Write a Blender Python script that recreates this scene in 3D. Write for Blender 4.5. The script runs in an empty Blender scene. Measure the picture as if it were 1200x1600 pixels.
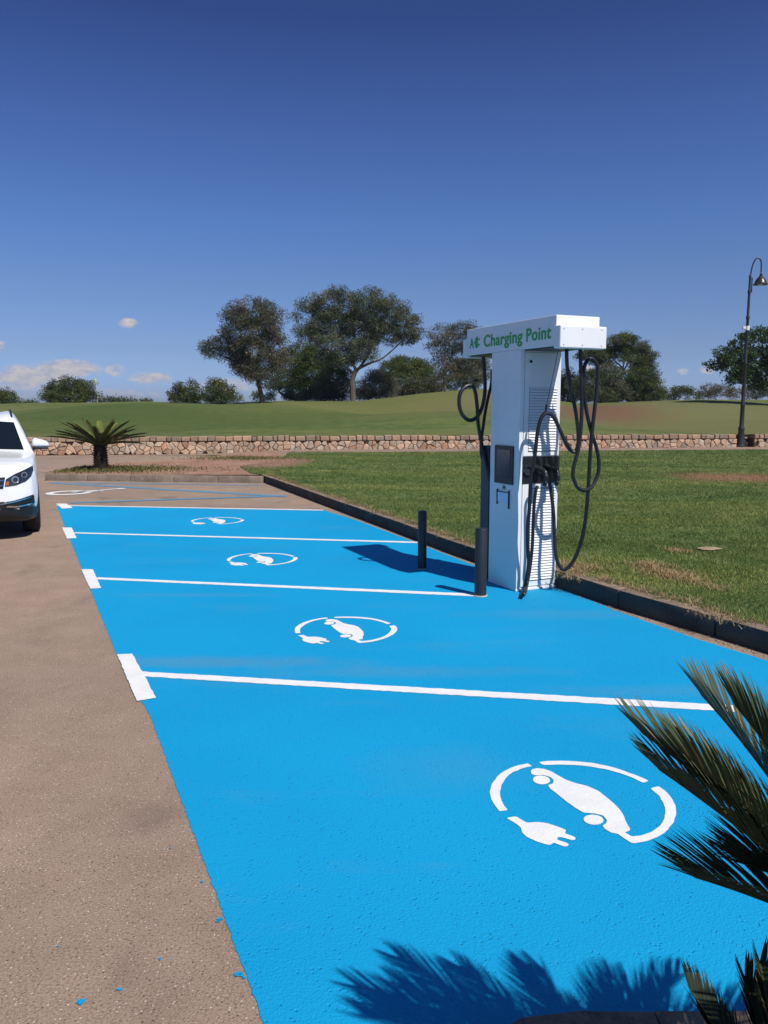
import bpy, bmesh, math, random
import numpy as np
from mathutils import Vector, Matrix
from mathutils.bvhtree import BVHTree
random.seed(7); rng = np.random.default_rng(11)
S = bpy.context.scene; COL = S.collection
R = math.radians
# ------------------------------------------------------------------ camera maths (metres, camera over the origin)
F = 1250.0; H = 1.65; P = math.atan(164/1250); cp, sp = math.cos(P), math.sin(P)
def ray(px, py):
    a = (px-600)/F; b = (py-800)/F
    return Vector((a, cp-b*sp, -sp-b*cp))
def at(px, py, z=0.0):                       # measured point of the photo -> ground level z
    d = ray(px, py); t = (z-H)/d.z
    return Vector((d.x*t, d.y*t, z))
def atY(px, py, Y):                          # -> at distance Y
    d = ray(px, py); t = Y/d.y
    return Vector((d.x*t, Y, H+d.z*t))
KA = R(-24.5)
U = Vector((math.sin(KA), math.cos(KA), 0)); V = Vector((math.cos(KA), -math.sin(KA), 0))
N0 = at(806, 925)
def atS(px, py, s):                          # -> on the upright plane s metres in front of the charger's end face
    d = ray(px, py); n = U
    t = (N0.dot(n)-s)/d.dot(n)
    return Vector((0, 0, H)) + d*t
# ------------------------------------------------------------------ object helpers
def tag(o, label=None, cat=None, group=None, kind=None):
    if label: o['label'] = label
    if cat: o['category'] = cat
    if group: o['group'] = group
    if kind: o['kind'] = kind
    return o
def empty(name, loc, rz=0.0):
    o = bpy.data.objects.new(name, None); COL.objects.link(o)
    o.location = loc; o.rotation_euler = (0, 0, rz); o.empty_display_size = .2
    return o
def link(name, me, mat, parent=None, smooth=False, world=True):
    o = bpy.data.objects.new(name, me); COL.objects.link(o)
    if mat: me.materials.append(mat)
    if smooth:
        me.polygons.foreach_set('use_smooth', [True]*len(me.polygons))
    if parent is not None:
        if world:
            ch = []
            p = parent
            M = Matrix.Identity(4)
            while p is not None:
                M = Matrix.LocRotScale(p.location, p.rotation_euler, p.scale) @ M; p = p.parent
            me.transform(M.inverted())
        o.parent = parent
    me.update()
    return o
def pymesh(name, vs, fs, mat, parent=None, smooth=False, world=True, col=None):
    me = bpy.data.meshes.new(name)
    me.from_pydata([tuple(v) for v in vs], [], [tuple(f) for f in fs])
    if col is not None:
        a = me.color_attributes.new('Col', 'FLOAT_COLOR', 'POINT')
        a.data.foreach_set('color', np.asarray(col, dtype=np.float32).ravel())
    return link(name, me, mat, parent, smooth, world)
def npmesh(name, v, f, mat, parent=None, smooth=False, world=True, col=None):
    v = np.asarray(v, dtype=np.float32); f = np.asarray(f, dtype=np.int32)
    me = bpy.data.meshes.new(name); k = f.shape[1]
    me.vertices.add(len(v)); me.vertices.foreach_set('co', v.ravel())
    me.loops.add(f.size); me.loops.foreach_set('vertex_index', f.ravel())
    me.polygons.add(len(f)); me.polygons.foreach_set('loop_start', np.arange(0, f.size, k, dtype=np.int32))
    me.update(calc_edges=True)
    if col is not None:
        a = me.color_attributes.new('Col', 'FLOAT_COLOR', 'POINT')
        a.data.foreach_set('color', np.asarray(col, dtype=np.float32).ravel())
    return link(name, me, mat, parent, smooth, world)
class MB:
    """collects shapes of one part"""
    def __init__(s): s.v = []; s.f = []
    def add(s, vs, fs):
        n = len(s.v); s.v += [Vector(v) for v in vs]; s.f += [tuple(i+n for i in f) for f in fs]; return s
    def box(s, x0, x1, y0, y1, z0, z1, M=None):
        vs = [Vector(p) for p in ((x0,y0,z0),(x1,y0,z0),(x1,y1,z0),(x0,y1,z0),(x0,y0,z1),(x1,y0,z1),(x1,y1,z1),(x0,y1,z1))]
        if M: vs = [M @ v for v in vs]
        return s.add(vs, [(0,3,2,1),(4,5,6,7),(0,1,5,4),(1,2,6,5),(2,3,7,6),(3,0,4,7)])
    def bbox(s, x0, x1, y0, y1, z0, z1, b=.006, seg=2, M=None):
        bm = bmesh.new(); bmesh.ops.create_cube(bm, size=1)
        for v in bm.verts:
            v.co = Vector(((x0+x1)/2+v.co.x*(x1-x0), (y0+y1)/2+v.co.y*(y1-y0), (z0+z1)/2+v.co.z*(z1-z0)))
        bmesh.ops.bevel(bm, geom=bm.edges[:], offset=b, segments=seg, affect='EDGES', profile=.5)
        if M: bm.transform(M)
        bm.verts.index_update()
        s.add([v.co.copy() for v in bm.verts], [[v.index for v in f.verts] for f in bm.faces]); bm.free(); return s
    def tube(s, pts, rad, n=8, caps=True):
        pts = [Vector(p) for p in pts]
        if not hasattr(rad, '__len__'): rad = [rad]*len(pts)
        base = len(s.v); up = None
        for i, p in enumerate(pts):
            t = (pts[min(i+1, len(pts)-1)]-pts[max(i-1, 0)]).normalized()
            if up is None:
                up = t.orthogonal().normalized()
            up = (up - t*up.dot(t)).normalized(); sd = t.cross(up)
            for k in range(n):
                a = 2*math.pi*k/n
                s.v.append(p + (up*math.cos(a)+sd*math.sin(a))*rad[i])
        for i in range(len(pts)-1):
            for k in range(n):
                a = base+i*n+k; b = base+i*n+(k+1) % n
                s.f.append((a, b, b+n, a+n))
        if caps:
            s.f.append(tuple(base+k for k in range(n))[::-1]); e = base+(len(pts)-1)*n
            s.f.append(tuple(e+k for k in range(n)))
        return s
    def lathe(s, prof, n=24, M=None, close=True):
        base = len(s.v)
        for r, z in prof:
            for k in range(n):
                a = 2*math.pi*k/n; v = Vector((r*math.cos(a), r*math.sin(a), z)); s.v.append(M @ v if M else v)
        for i in range(len(prof)-1):
            for k in range(n):
                a = base+i*n+k; b = base+i*n+(k+1) % n
                s.f.append((a, b, b+n, a+n))
        if close:
            s.f.append(tuple(base+k for k in range(n))[::-1]); e = base+(len(prof)-1)*n
            s.f.append(tuple(e+k for k in range(n)))
        return s
    def build(s, name, mat, parent=None, smooth=False, world=False):
        me = bpy.data.meshes.new(name); me.from_pydata([tuple(v) for v in s.v], [], s.f)
        o = link(name, me, mat, parent, False, world)
        if smooth: shade(o)
        return o
def shade(o, ang=35):
    me = o.data
    me.polygons.foreach_set('use_smooth', [True]*len(me.polygons))
    bm = bmesh.new(); bm.from_mesh(me); bm.normal_update()
    for e in bm.edges:
        if len(e.link_faces) == 2 and e.calc_face_angle(0) > R(ang): e.smooth = False
    bm.to_mesh(me); bm.free()
def catmull(pts, n=8, closed=False):
    pts = [Vector(p) for p in pts]; out = []; m = len(pts)
    for i in range(m if closed else m-1):
        if closed: a, b, c, d = pts[i-1], pts[i], pts[(i+1) % m], pts[(i+2) % m]
        else: a, b, c, d = pts[max(i-1, 0)], pts[i], pts[i+1], pts[min(i+2, m-1)]
        for k in range(n):
            t = k/n
            out.append(.5*((2*b)+(c-a)*t+(2*a-5*b+4*c-d)*t*t+(3*b-a-3*c+d)*t**3))
    if not closed: out.append(pts[-1])
    return out
# ------------------------------------------------------------------ material helpers
class NT:
    def __init__(s, name):
        s.m = bpy.data.materials.new(name); s.m.use_nodes = True; s.t = s.m.node_tree
        s.b = s.t.nodes['Principled BSDF']; s.out = s.t.nodes['Material Output']
    def n(s, typ, **kw):
        nd = s.t.nodes.new(typ)
        for k, v in kw.items():
            if k.startswith('_'): setattr(nd, k[1:], v)
        return nd
    def l(s, a, b): s.t.links.new(a, b)
    def pos(s):
        return s.n('ShaderNodeNewGeometry').outputs['Position']
    def obj(s): return s.n('ShaderNodeTexCoord').outputs['Object']
    def scale(s, vec, sc):
        m = s.n('ShaderNodeMapping'); m.inputs['Scale'].default_value = sc; s.l(vec, m.inputs['Vector']); return m.outputs[0]
    def noise(s, vec, sc, det=4, rough=.6, dist=0):
        x = s.n('ShaderNodeTexNoise'); x.inputs['Scale'].default_value = sc; x.inputs['Detail'].default_value = det
        x.inputs['Roughness'].default_value = rough; x.inputs['Distortion'].default_value = dist
        s.l(vec, x.inputs['Vector']); return x.outputs['Fac']
    def voro(s, vec, sc, feat='F1', out='Distance'):
        x = s.n('ShaderNodeTexVoronoi'); x.feature = feat; x.inputs['Scale'].default_value = sc; s.l(vec, x.inputs['Vector'])
        return x.outputs[out]
    def ramp(s, fac, stops):
        x = s.n('ShaderNodeValToRGB'); e = x.color_ramp.elements
        while len(e) < len(stops): e.new(.5)
        for i, (p, c) in enumerate(stops):
            e[i].position = p; e[i].color = (c[0], c[1], c[2], 1) if hasattr(c, '__len__') else (c, c, c, 1)
        s.l(fac, x.inputs['Fac']); return x.outputs['Color']
    def mix(s, fac, a, b, mode='MIX'):
        x = s.n('ShaderNodeMix'); x.data_type = 'RGBA'; x.blend_type = mode; x.clamp_result = False
        for v, i in ((fac, 0), (a, 6), (b, 7)):
            if hasattr(v, 'is_output'): s.l(v, x.inputs[i])
            elif i == 0: x.inputs[0].default_value = v
            else: x.inputs[i].default_value = (*v[:3], 1)
        return x.outputs[2]
    def math(s, op, a, b=0.0, c=None, clamp=False):
        x = s.n('ShaderNodeMath'); x.operation = op; x.use_clamp = clamp
        for i, v in enumerate((a, b) if c is None else (a, b, c)):
            if hasattr(v, 'is_output'): s.l(v, x.inputs[i])
            else: x.inputs[i].default_value = v
        return x.outputs[0]
    def bump(s, h, dist, strength=1.0, prev=None):
        x = s.n('ShaderNodeBump'); x.inputs['Distance'].default_value = dist; x.inputs['Strength'].default_value = strength
        s.l(h, x.inputs['Height'])
        if prev: s.l(prev, x.inputs['Normal'])
        s.l(x.outputs[0], s.b.inputs['Normal']); return x.outputs[0]
    def base(s, c):
        if hasattr(c, 'is_output'): s.l(c, s.b.inputs['Base Color'])
        else: s.b.inputs['Base Color'].default_value = (*c[:3], 1)
    def rough(s, r, spec=.5, metal=0):
        if hasattr(r, 'is_output'): s.l(r, s.b.inputs['Roughness'])
        else: s.b.inputs['Roughness'].default_value = r
        s.b.inputs['Specular IOR Level'].default_value = spec; s.b.inputs['Metallic'].default_value = metal
def ellmask(t, pos, cx, cy, rx, ry, soft=.5, nz=None, ns=1.0):
    """soft elliptical patch at world position (cx,cy)"""
    sep = t.n('ShaderNodeSeparateXYZ'); t.l(pos, sep.inputs[0])
    a = t.math('MULTIPLY', t.math('SUBTRACT', sep.outputs[0], cx), 1/rx)
    b = t.math('MULTIPLY', t.math('SUBTRACT', sep.outputs[1], cy), 1/ry)
    d = t.math('SQRT', t.math('ADD', t.math('MULTIPLY', a, a), t.math('MULTIPLY', b, b)))
    if nz is not None: d = t.math('ADD', d, t.math('MULTIPLY', t.math('SUBTRACT', nz, .5), ns))
    return t.math('MULTIPLY', t.math('SUBTRACT', 1.0, d), 1/soft, clamp=True)
def simple(name, c, rough=.5, spec=.5, metal=0, var=.0, sc=8, bump=0, bsc=60):
    t = NT(name)
    p = t.obj()
    if var:
        nz = t.noise(p, sc, 5); c2 = [x*(1-var) for x in c]; c1 = [min(1, x*(1+var)) for x in c]
        t.base(t.ramp(nz, [(.3, c2), (.7, c1)]))
    else: t.base(c)
    t.rough(rough, spec, metal)
    if bump: t.bump(t.noise(p, bsc, 4), bump)
    return t.m
# ---- asphalt
def m_asphalt():
    t = NT('asphalt'); p = t.pos()
    big = t.noise(p, .35, 5, .6); mid = t.noise(p, 3.0, 5, .65)
    fine = t.noise(p, 125, 3, .75)
    c = t.ramp(fine, [(.30, (.13, .095, .072)), (.45, (.29, .210, .158)), (.6, (.365, .27, .205)), (.78, (.54, .42, .34))])
    v = t.n('ShaderNodeTexVoronoi'); v.inputs['Scale'].default_value = 75; t.l(p, v.inputs['Vector'])
    st = t.ramp(v.outputs['Distance'], [(.16, 1), (.3, 0)])
    sel = t.n('ShaderNodeSeparateColor'); t.l(v.outputs['Color'], sel.inputs[0])
    pale = t.math('MULTIPLY', st, t.math('GREATER_THAN', sel.outputs[0], .78))
    dark = t.math('MULTIPLY', st, t.math('LESS_THAN', sel.outputs[0], .14))
    c = t.mix(t.math('MULTIPLY', pale, .9), c, (.68, .57, .49)); c = t.mix(t.math('MULTIPLY', dark, .7), c, (.06, .045, .036))
    c = t.mix(1, c, t.ramp(big, [(.3, (.82, .83, .86)), (.7, (1.14, 1.10, 1.05))]), 'MULTIPLY')
    c = t.mix(1, c, t.ramp(mid, [(.3, (.88, .87, .86)), (.7, (1.1, 1.1, 1.1))]), 'MULTIPLY')
    spots = t.noise(t.scale(p, (1, .7, 1)), 1.7, 3, .5)
    c = t.mix(t.math('MULTIPLY', t.ramp(spots, [(.60, 0), (.70, 1)]), .30), c, (.06, .05, .045))
    t.base(c); t.rough(.92, .3)
    h = t.math('ADD', fine, t.math('MULTIPLY', st, .7))
    t.bump(h, .0028, .9); return t.m
# ---- painted blue surface
def m_blue(name='blue_road_paint', worn=False):
    t = NT(name); p = t.pos()
    big = t.noise(p, .5, 4, .6); mid = t.noise(p, 4, 5, .6); fine = t.noise(p, 85, 3, .62); chip = t.noise(p, 34, 2, .5, .6)
    c = t.ramp(big, [(.3, (.002, .292, .575)), (.7, (.003, .35, .66))])
    c = t.mix(t.ramp(mid, [(.35, .0), (.8, .22)]), c, (.01, .235, .52))
    pits = t.ramp(t.noise(p, 150, 2, .5), [(.22, 1), (.30, 0)])
    c = t.mix(t.math('MULTIPLY', pits, .55), c, (.02, .06, .10))
    dust = t.ramp(t.noise(t.scale(p, (.6, 1.6, 1)), .9, 5, .7), [(.56, 0), (.8, .30)])
    c = t.mix(dust, c, (.10, .26, .40))
    else_ = None
    for (px_, py_, rx_, ry_, am_) in ((330, 1035, 1.3, .16, .55), (620, 1050, 1.2, .14, .35), (300, 930, .9, .10, .3), (1010, 1080, .8, .14, .3), (900, 960, 1.1, .2, .25), (700, 1200, .5, .3, .18)):
        q_ = at(px_, py_); c = t.mix(t.math('MULTIPLY', ellmask(t, p, q_.x, q_.y, rx_, ry_, .8, mid, 1.2), am_), c, (.09, .26, .42))
    if worn:
        w = t.ramp(t.noise(p, 14, 6, .75), [(.42, 0), (.6, 1)])
        c = t.mix(.35, c, (.17, .27, .36)); c = t.mix(t.math('MULTIPLY', w, .6), c, (.25, .19, .16))
    t.base(c); t.rough(.68, .22)
    vp = t.n('ShaderNodeTexVoronoi'); vp.inputs['Scale'].default_value = 48; t.l(p, vp.inputs['Vector'])
    pit = t.math('MULTIPLY', t.ramp(vp.outputs['Distance'], [(.12, 1), (.26, 0)]), t.math('GREATER_THAN', t.noise(p, 9, 2), .52))
    f2 = t.noise(p, 170, 3, .6)
    n1 = t.bump(t.math('SUBTRACT', t.math('ADD', fine, t.math('MULTIPLY', f2, .8)), t.math('MULTIPLY', pit, .9)), .0032, .9)
    return t.m
def m_white():
    t = NT('white_road_paint'); p = t.pos()
    mid = t.noise(p, 7, 5, .65); fine = t.noise(p, 85, 3, .62)
    c = t.ramp(mid, [(.3, (.70, .70, .70)), (.65, (.80, .80, .795))])
    pits = t.ramp(t.noise(p, 120, 2, .5), [(.24, 1), (.31, 0)])
    c = t.mix(t.math('MULTIPLY', pits, .5), c, (.3, .38, .42))
    t.base(c); t.rough(.7, .3); t.bump(fine, .0035, .7); return t.m
GN = dict(dark=(.052, .082, .020), mid=(.090, .126, .034), pale=(.18, .19, .070))
def m_grass(name, mul=1.0, patches=(), blades=False, far=False):
    t = NT(name); p = t.pos()
    flat = t.scale(p, (1, 1, 0))
    a = t.noise(t.scale(flat, (.12, .5, 0)), 1.0, 5, .62); b = t.noise(flat, 1.6, 5, .68); f = t.noise(flat, 24, 3, .7)
    g = lambda k: tuple(x*mul for x in GN[k])
    c = t.ramp(b, [(.28, g('dark')), (.52, g('mid')), (.78, g('pale'))])
    c = t.mix(t.ramp(a, [(.42, 0), (.68, .5)]), c, tuple(x*mul for x in (.17, .18, .055)))
    c = t.mix(1, c, t.ramp(f, [(.3, .68), (.7, 1.3)]), 'MULTIPLY')
    if far:
        w1 = t.noise(t.scale(flat, (.035, .16, 0)), 1.0, 6, .62, .8); w2 = t.noise(t.scale(flat, (.10, .6, 0)), 1.0, 5, .7)
        c = t.mix(t.ramp(w1, [(.38, 0), (.62, .75)]), c, (.155, .155, .055)); c = t.mix(t.ramp(w2, [(.50, 0), (.75, .6)]), c, (.060, .092, .030))
        w3 = t.noise(t.scale(flat, (.05, .3, 0)), 1.3, 5, .7, 1.2); c = t.mix(t.ramp(w3, [(.58, 0), (.72, .5)]), c, (.19, .165, .08))
    for (x, y, rx, ry, colr, amt, soft) in patches:
        m = ellmask(t, p, x, y, rx, ry, soft, b, 1.0)
        m = t.math('MULTIPLY', m, amt)
        c = t.mix(m, c, colr)
    if blades:
        at_ = t.n('ShaderNodeVertexColor'); at_.layer_name = 'Col'
        c = t.mix(1, c, at_.outputs[0], 'MULTIPLY')
        tr = t.n('ShaderNodeBsdfTranslucent'); t.l(c, tr.inputs[0]); ms = t.n('ShaderNodeMixShader'); ms.inputs[0].default_value = .3
        t.l(t.b.outputs[0], ms.inputs[1]); t.l(tr.outputs[0], ms.inputs[2]); t.l(ms.outputs[0], t.out.inputs[0])
    t.base(c); t.rough(.85, .15)
    if not blades: t.bump(t.math('ADD', f, b), .03, .8)
    return t.m
def m_leaf(name, trans=.25, rough=.6, spec=.3):
    t = NT(name); a = t.n('ShaderNodeVertexColor'); a.layer_name = 'Col'
    c = a.outputs[0]; t.base(c); t.rough(rough, spec)
    tr = t.n('ShaderNodeBsdfTranslucent'); t.l(c, tr.inputs[0]); ms = t.n('ShaderNodeMixShader'); ms.inputs[0].default_value = trans
    t.l(t.b.outputs[0], ms.inputs[1]); t.l(tr.outputs[0], ms.inputs[2]); t.l(ms.outputs[0], t.out.inputs[0])
    return t.m
def m_bark(name, c):
    t = NT(name); p = t.obj(); n = t.noise(t.scale(p, (1, 1, .25)), 9, 5, .7)
    t.base(t.ramp(n, [(.3, [x*.5 for x in c]), (.7, c)])); t.rough(.9, .2); t.bump(n, .04); return t.m
def m_stone(name='wall_stone'):
    t = NT(name); a = t.n('ShaderNodeVertexColor'); a.layer_name = 'Col'; p = t.pos()
    n = t.noise(p, 9, 5, .7); f = t.noise(p, 45, 4, .7)
    c = t.mix(1, a.outputs[0], t.ramp(n, [(.3, (.72, .7, .68)), (.7, (1.15, 1.12, 1.1))]), 'MULTIPLY')
    c = t.mix(t.ramp(f, [(.6, 0), (.8, .35)]), c, (.12, .10, .085))
    t.base(c); t.rough(.92, .2); t.bump(t.math('ADD', n, t.math('MULTIPLY', f, .4)), .02); return t.m
def m_soil(name, c1, c2, c3, sc=1.0):
    t = NT(name); p = t.pos(); n = t.noise(p, 1.4*sc, 6, .7); f = t.noise(p, 35*sc, 4, .7)
    c = t.ramp(n, [(.3, c1), (.55, c2), (.75, c3)]); c = t.mix(1, c, t.ramp(f, [(.3, .65), (.7, 1.3)]), 'MULTIPLY')
    t.base(c); t.rough(.95, .15); t.bump(t.math('ADD', f, n), .03); return t.m
def m_kerb():
    t = NT('kerb_concrete'); p = t.pos(); n = t.noise(p, 2.5, 6, .7); f = t.noise(p, 70, 4, .7)
    c = t.ramp(n, [(.3, (.17, .135, .105)), (.55, (.29, .235, .185)), (.75, (.38, .31, .25))])
    c = t.mix(1, c, t.ramp(f, [(.3, .72), (.7, 1.2)]), 'MULTIPLY')
    c = t.mix(t.ramp(t.noise(p, 6, 5, .8), [(.55, 0), (.75, .6)]), c, (.10, .085, .07))
    t.base(c); t.rough(.93, .2); t.bump(t.math('ADD', f, n), .008); return t.m
def m_kerb_shade():
    t = NT('shade_toned_kerb_concrete'); p = t.pos(); n = t.noise(p, 3, 6, .7); f = t.noise(p, 70, 4, .7)
    c = t.ramp(n, [(.3, (.050, .047, .045)), (.7, (.095, .088, .080))])  # concrete darkened: the shade on the side face is put into its colour
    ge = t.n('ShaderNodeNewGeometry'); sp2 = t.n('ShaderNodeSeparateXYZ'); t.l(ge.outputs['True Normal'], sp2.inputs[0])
    dust = t.math('MULTIPLY', t.ramp(sp2.outputs[2], [(.6, 0), (.9, 1)]), t.ramp(t.noise(p, 12, 5, .7), [(.3, .35), (.6, 1)]))  # up-facing faces paler: sandy dust plus the sunlit top painted in
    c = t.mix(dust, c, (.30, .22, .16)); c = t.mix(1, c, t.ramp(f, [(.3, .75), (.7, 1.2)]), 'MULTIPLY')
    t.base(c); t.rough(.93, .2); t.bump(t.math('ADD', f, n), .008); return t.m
def m_metal_white():
    t = NT('white_powder_coated_metal'); p = t.obj()
    c = t.ramp(t.noise(p, 2.2, 5, .7), [(.3, (.74, .755, .77)), (.65, (.80, .805, .81))])
    st = t.ramp(t.noise(t.scale(p, (14, 14, .8)), 1.0, 4, .7), [(.60, 0), (.8, .16)])
    c = t.mix(st, c, (.5, .49, .46))
    t.base(c); t.rough(.38, .45); t.bump(t.noise(p, 260, 2), .0003); return t.m
M = dict(
 asphalt=m_asphalt(), blue=m_blue(), worn=m_blue('worn_blue_paint', True), white=m_white(),
 stone=m_stone(), kerb_shade=m_kerb_shade(), kerb=m_kerb(), metal=m_metal_white(),
 soil=m_soil('reddish_soil', (.27, .15, .10), (.40, .235, .165), (.52, .34, .25)),
 path=m_soil('sandy_path', (.24, .165, .125), (.33, .235, .18), (.40, .29, .23)),
 sand=m_soil('pale_sand', (.45, .33, .20), (.55, .42, .27), (.62, .5, .35), 3),
 mortar=simple('wall_mortar', (.075, .048, .035), .95, .1, var=.4, sc=14, bump=.02),
 darkearth=m_soil('dark_planter_soil', (.035, .026, .02), (.06, .045, .034), (.1, .075, .055), 3),
 rubber=simple('black_rubber_cable', (.010, .011, .014), .42, .5, var=.25, sc=30),
 black=simple('black_plastic', (.012, .013, .017), .38, .5, var=.2, sc=25),
 glass=simple('dark_screen_glass', (.045, .055, .06), .12, .6),
 gunmetal=simple('dark_grey_painted_steel', (.020, .022, .027), .45, .5, var=.25, sc=12, bump=.0006, bsc=90),
 cabinet=simple('slate_grey_cabinet_metal', (.028, .036, .050), .42, .5, var=.12, sc=6),
 green=simple('green_sign_lettering', (.03, .38, .09), .5, .4),
 steel=simple('brushed_steel', (.45, .45, .46), .35, .5, .8, var=.1, sc=30),
 vent=simple('vent_gap_shade', (.22, .23, .24), .6, .3), slot=simple('pale_blue_card', (.60, .74, .92), .4, .5, var=.05),  # vent grey stands in for the shade between the slats
 carw=simple('white_car_paint', (.80, .81, .83), .16, .55),
 carb=simple('dark_car_trim', (.010, .011, .013), .45, .4, var=.2, sc=20),
 cargl=simple('tinted_car_glass', (.006, .009, .014), .04, .8),
 chrome=simple('chrome_trim', (.62, .63, .65), .12, .5, 1),
 tyre=simple('tyre_rubber', (.014, .014, .015), .8, .3, var=.3, sc=30, bump=.003),
 lens=simple('headlamp_lens', (.02, .024, .03), .08, .9),
 amber=simple('amber_reflector', (.5, .12, .03), .2, .6),
 lampiron=simple('black_lamp_iron', (.020, .021, .024), .45, .5, var=.3, sc=8),
 lampshade=simple('bronze_lamp_shade', (.055, .05, .045), .35, .5, .5, var=.25, sc=12),
 yellow=simple('yellow_flag_cloth', (.65, .62, .05), .7, .2),
 twhite=simple('white_plastic', (.75, .75, .74), .45, .4),
 concrete=simple('pale_concrete', (.42, .38, .33), .9, .2, var=.2, sc=9, bump=.006),
)
# ------------------------------------------------------------------ world, sun, camera
SUN_TRAVEL = R(-41.5); SUN_EL = R(50.3)
sd = Vector((math.sin(SUN_TRAVEL)*math.cos(SUN_EL), math.cos(SUN_TRAVEL)*math.cos(SUN_EL), -math.sin(SUN_EL)))   # direction the light travels
W = bpy.data.worlds.new('World'); S.world = W; W.use_nodes = True
wt = W.node_tree; bg = wt.nodes['Background']
sky = wt.nodes.new('ShaderNodeTexSky'); sky.sky_type = 'NISHITA'; sky.sun_disc = False
sky.sun_elevation = SUN_EL
sky.sun_rotation = math.atan2(-sd.x, -sd.y)
sky.altitude = 100; sky.air_density = 1.0; sky.dust_density = .35; sky.ozone_density = 3.5
class WN(NT):
    def __init__(s, t): s.t = t; s.b = None
w = WN(wt)
hs = w.n('ShaderNodeHueSaturation'); hs.inputs['Saturation'].default_value = 1.02; w.l(sky.outputs[0], hs.inputs['Color'])
# small cumulus banks low over the horizon: noise broken ellipses in direction space
tc = w.n('ShaderNodeTexCoord').outputs['Generated']
sep = w.n('ShaderNodeSeparateXYZ'); w.l(tc, sep.inputs[0])
inv = w.math('MAXIMUM', sep.outputs[1], .05)
ca = w.math('DIVIDE', sep.outputs[0], inv); ce = w.math('DIVIDE', sep.outputs[2], inv)
cmb = w.n('ShaderNodeCombineXYZ'); w.l(ca, cmb.inputs[0]); w.l(ce, cmb.inputs[1])
nz = w.noise(w.scale(cmb.outputs[0], (1, 1.9, 1)), 52, 8, .68); nz2 = w.noise(w.scale(cmb.outputs[0], (1, 2.3, 1)), 9, 5, .6)
acc = None
for (cx, cy, rx, ry, st) in [(112, 577, 62, 16, 1.0), (60, 590, 95, 24, .75), (20, 612, 80, 22, .45), (186, 580, 20, 13, .62), (240, 592, 42, 12, .8),
                             (209, 509, 19, 9, .95), (2, 543, 22, 14, .75), (1104, 579, 22, 9, .60), (1060, 582, 14, 7, .42), (350, 604, 70, 16, .5),
                             (915, 578, 14, 9, .7), (160, 618, 120, 14, .5), (1560, 560, 120, 20, .8), (-260, 560, 150, 26, .9)]:
    a0 = (cx-600)/F; e0 = (636-cy)/F
    da = w.math('MULTIPLY', w.math('SUBTRACT', ca, a0), F/rx); de = w.math('MULTIPLY', w.math('SUBTRACT', ce, e0), F/ry)
    d = w.math('ADD', w.math('MULTIPLY', da, da), w.math('MULTIPLY', de, de))
    m = w.math('MULTIPLY', w.math('SUBTRACT', 1.0, d, clamp=True), st)
    acc = m if acc is None else w.math('MAXIMUM', acc, m)
dens = w.math('MULTIPLY', acc, w.math('ADD', w.math('MULTIPLY', nz, 2.6), w.math('SUBTRACT', w.math('MULTIPLY', nz2, 1.4), 1.25)))
cl = w.ramp(dens, [(.12, 0), (.48, .95)])
cl = w.math('MULTIPLY', cl, w.math('GREATER_THAN', sep.outputs[1], .06))
def lin(v): v /= 255; return v/12.92 if v < .04045 else ((v+.055)/1.055)**2.4
grade = [(.024, (198, 205, 189), (153, 184, 226)), (.067, (175, 199, 204), (136, 168, 213)), (.14, (139, 172, 200), (108, 146, 203)), (.213, (114, 145, 180), (83, 124, 189)), (.312, (95, 125, 162), (64, 97, 163)), (.415, (83, 110, 147), (44, 71, 132))]
stops = [(z, tuple(lin(b_)/lin(a_)/1.4 for a_, b_ in zip(c0, c1))) for z, c0, c1 in grade]+[(.8, (.42, .50, .58))]
gr = w.ramp(sep.outputs[2], stops)
skyc = w.mix(1, w.mix(1, hs.outputs[0], gr, 'MULTIPLY'), (1.4, 1.4, 1.4), 'MULTIPLY')
ccol = w.ramp(nz, [(.33, (.46, .49, .62)), (.60, (.86, .80, .82))]); ccol = w.mix(1, ccol, (9, 9, 9), 'MULTIPLY')
mx = w.mix(cl, skyc, ccol)
w.l(mx, bg.inputs[0]); bg.inputs[1].default_value = .076
sl = bpy.data.lights.new('sun', 'SUN'); sl.energy = 4.5; sl.angle = R(.53); sl.color = (1, .955, .89)
so = bpy.data.objects.new('sun', sl); COL.objects.link(so); so.rotation_euler = sd.to_track_quat('-Z', 'Y').to_euler(); so.location = (3, -4, 12)
cam = bpy.data.cameras.new('camera'); co = bpy.data.objects.new('camera', cam); COL.objects.link(co)
co.location = (0, 0, H); co.rotation_euler = (math.pi/2-P, 0, 0)
cam.sensor_fit = 'VERTICAL'; cam.sensor_height = 24; cam.lens = 24*F/1600; cam.clip_start = .05; cam.clip_end = 12000
S.camera = co
S.view_settings.view_transform = 'Standard'; S.view_settings.look = 'None'; S.view_settings.exposure = 0.12; S.view_settings.gamma = 1
S.render.resolution_x = 768; S.render.resolution_y = 1024

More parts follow.
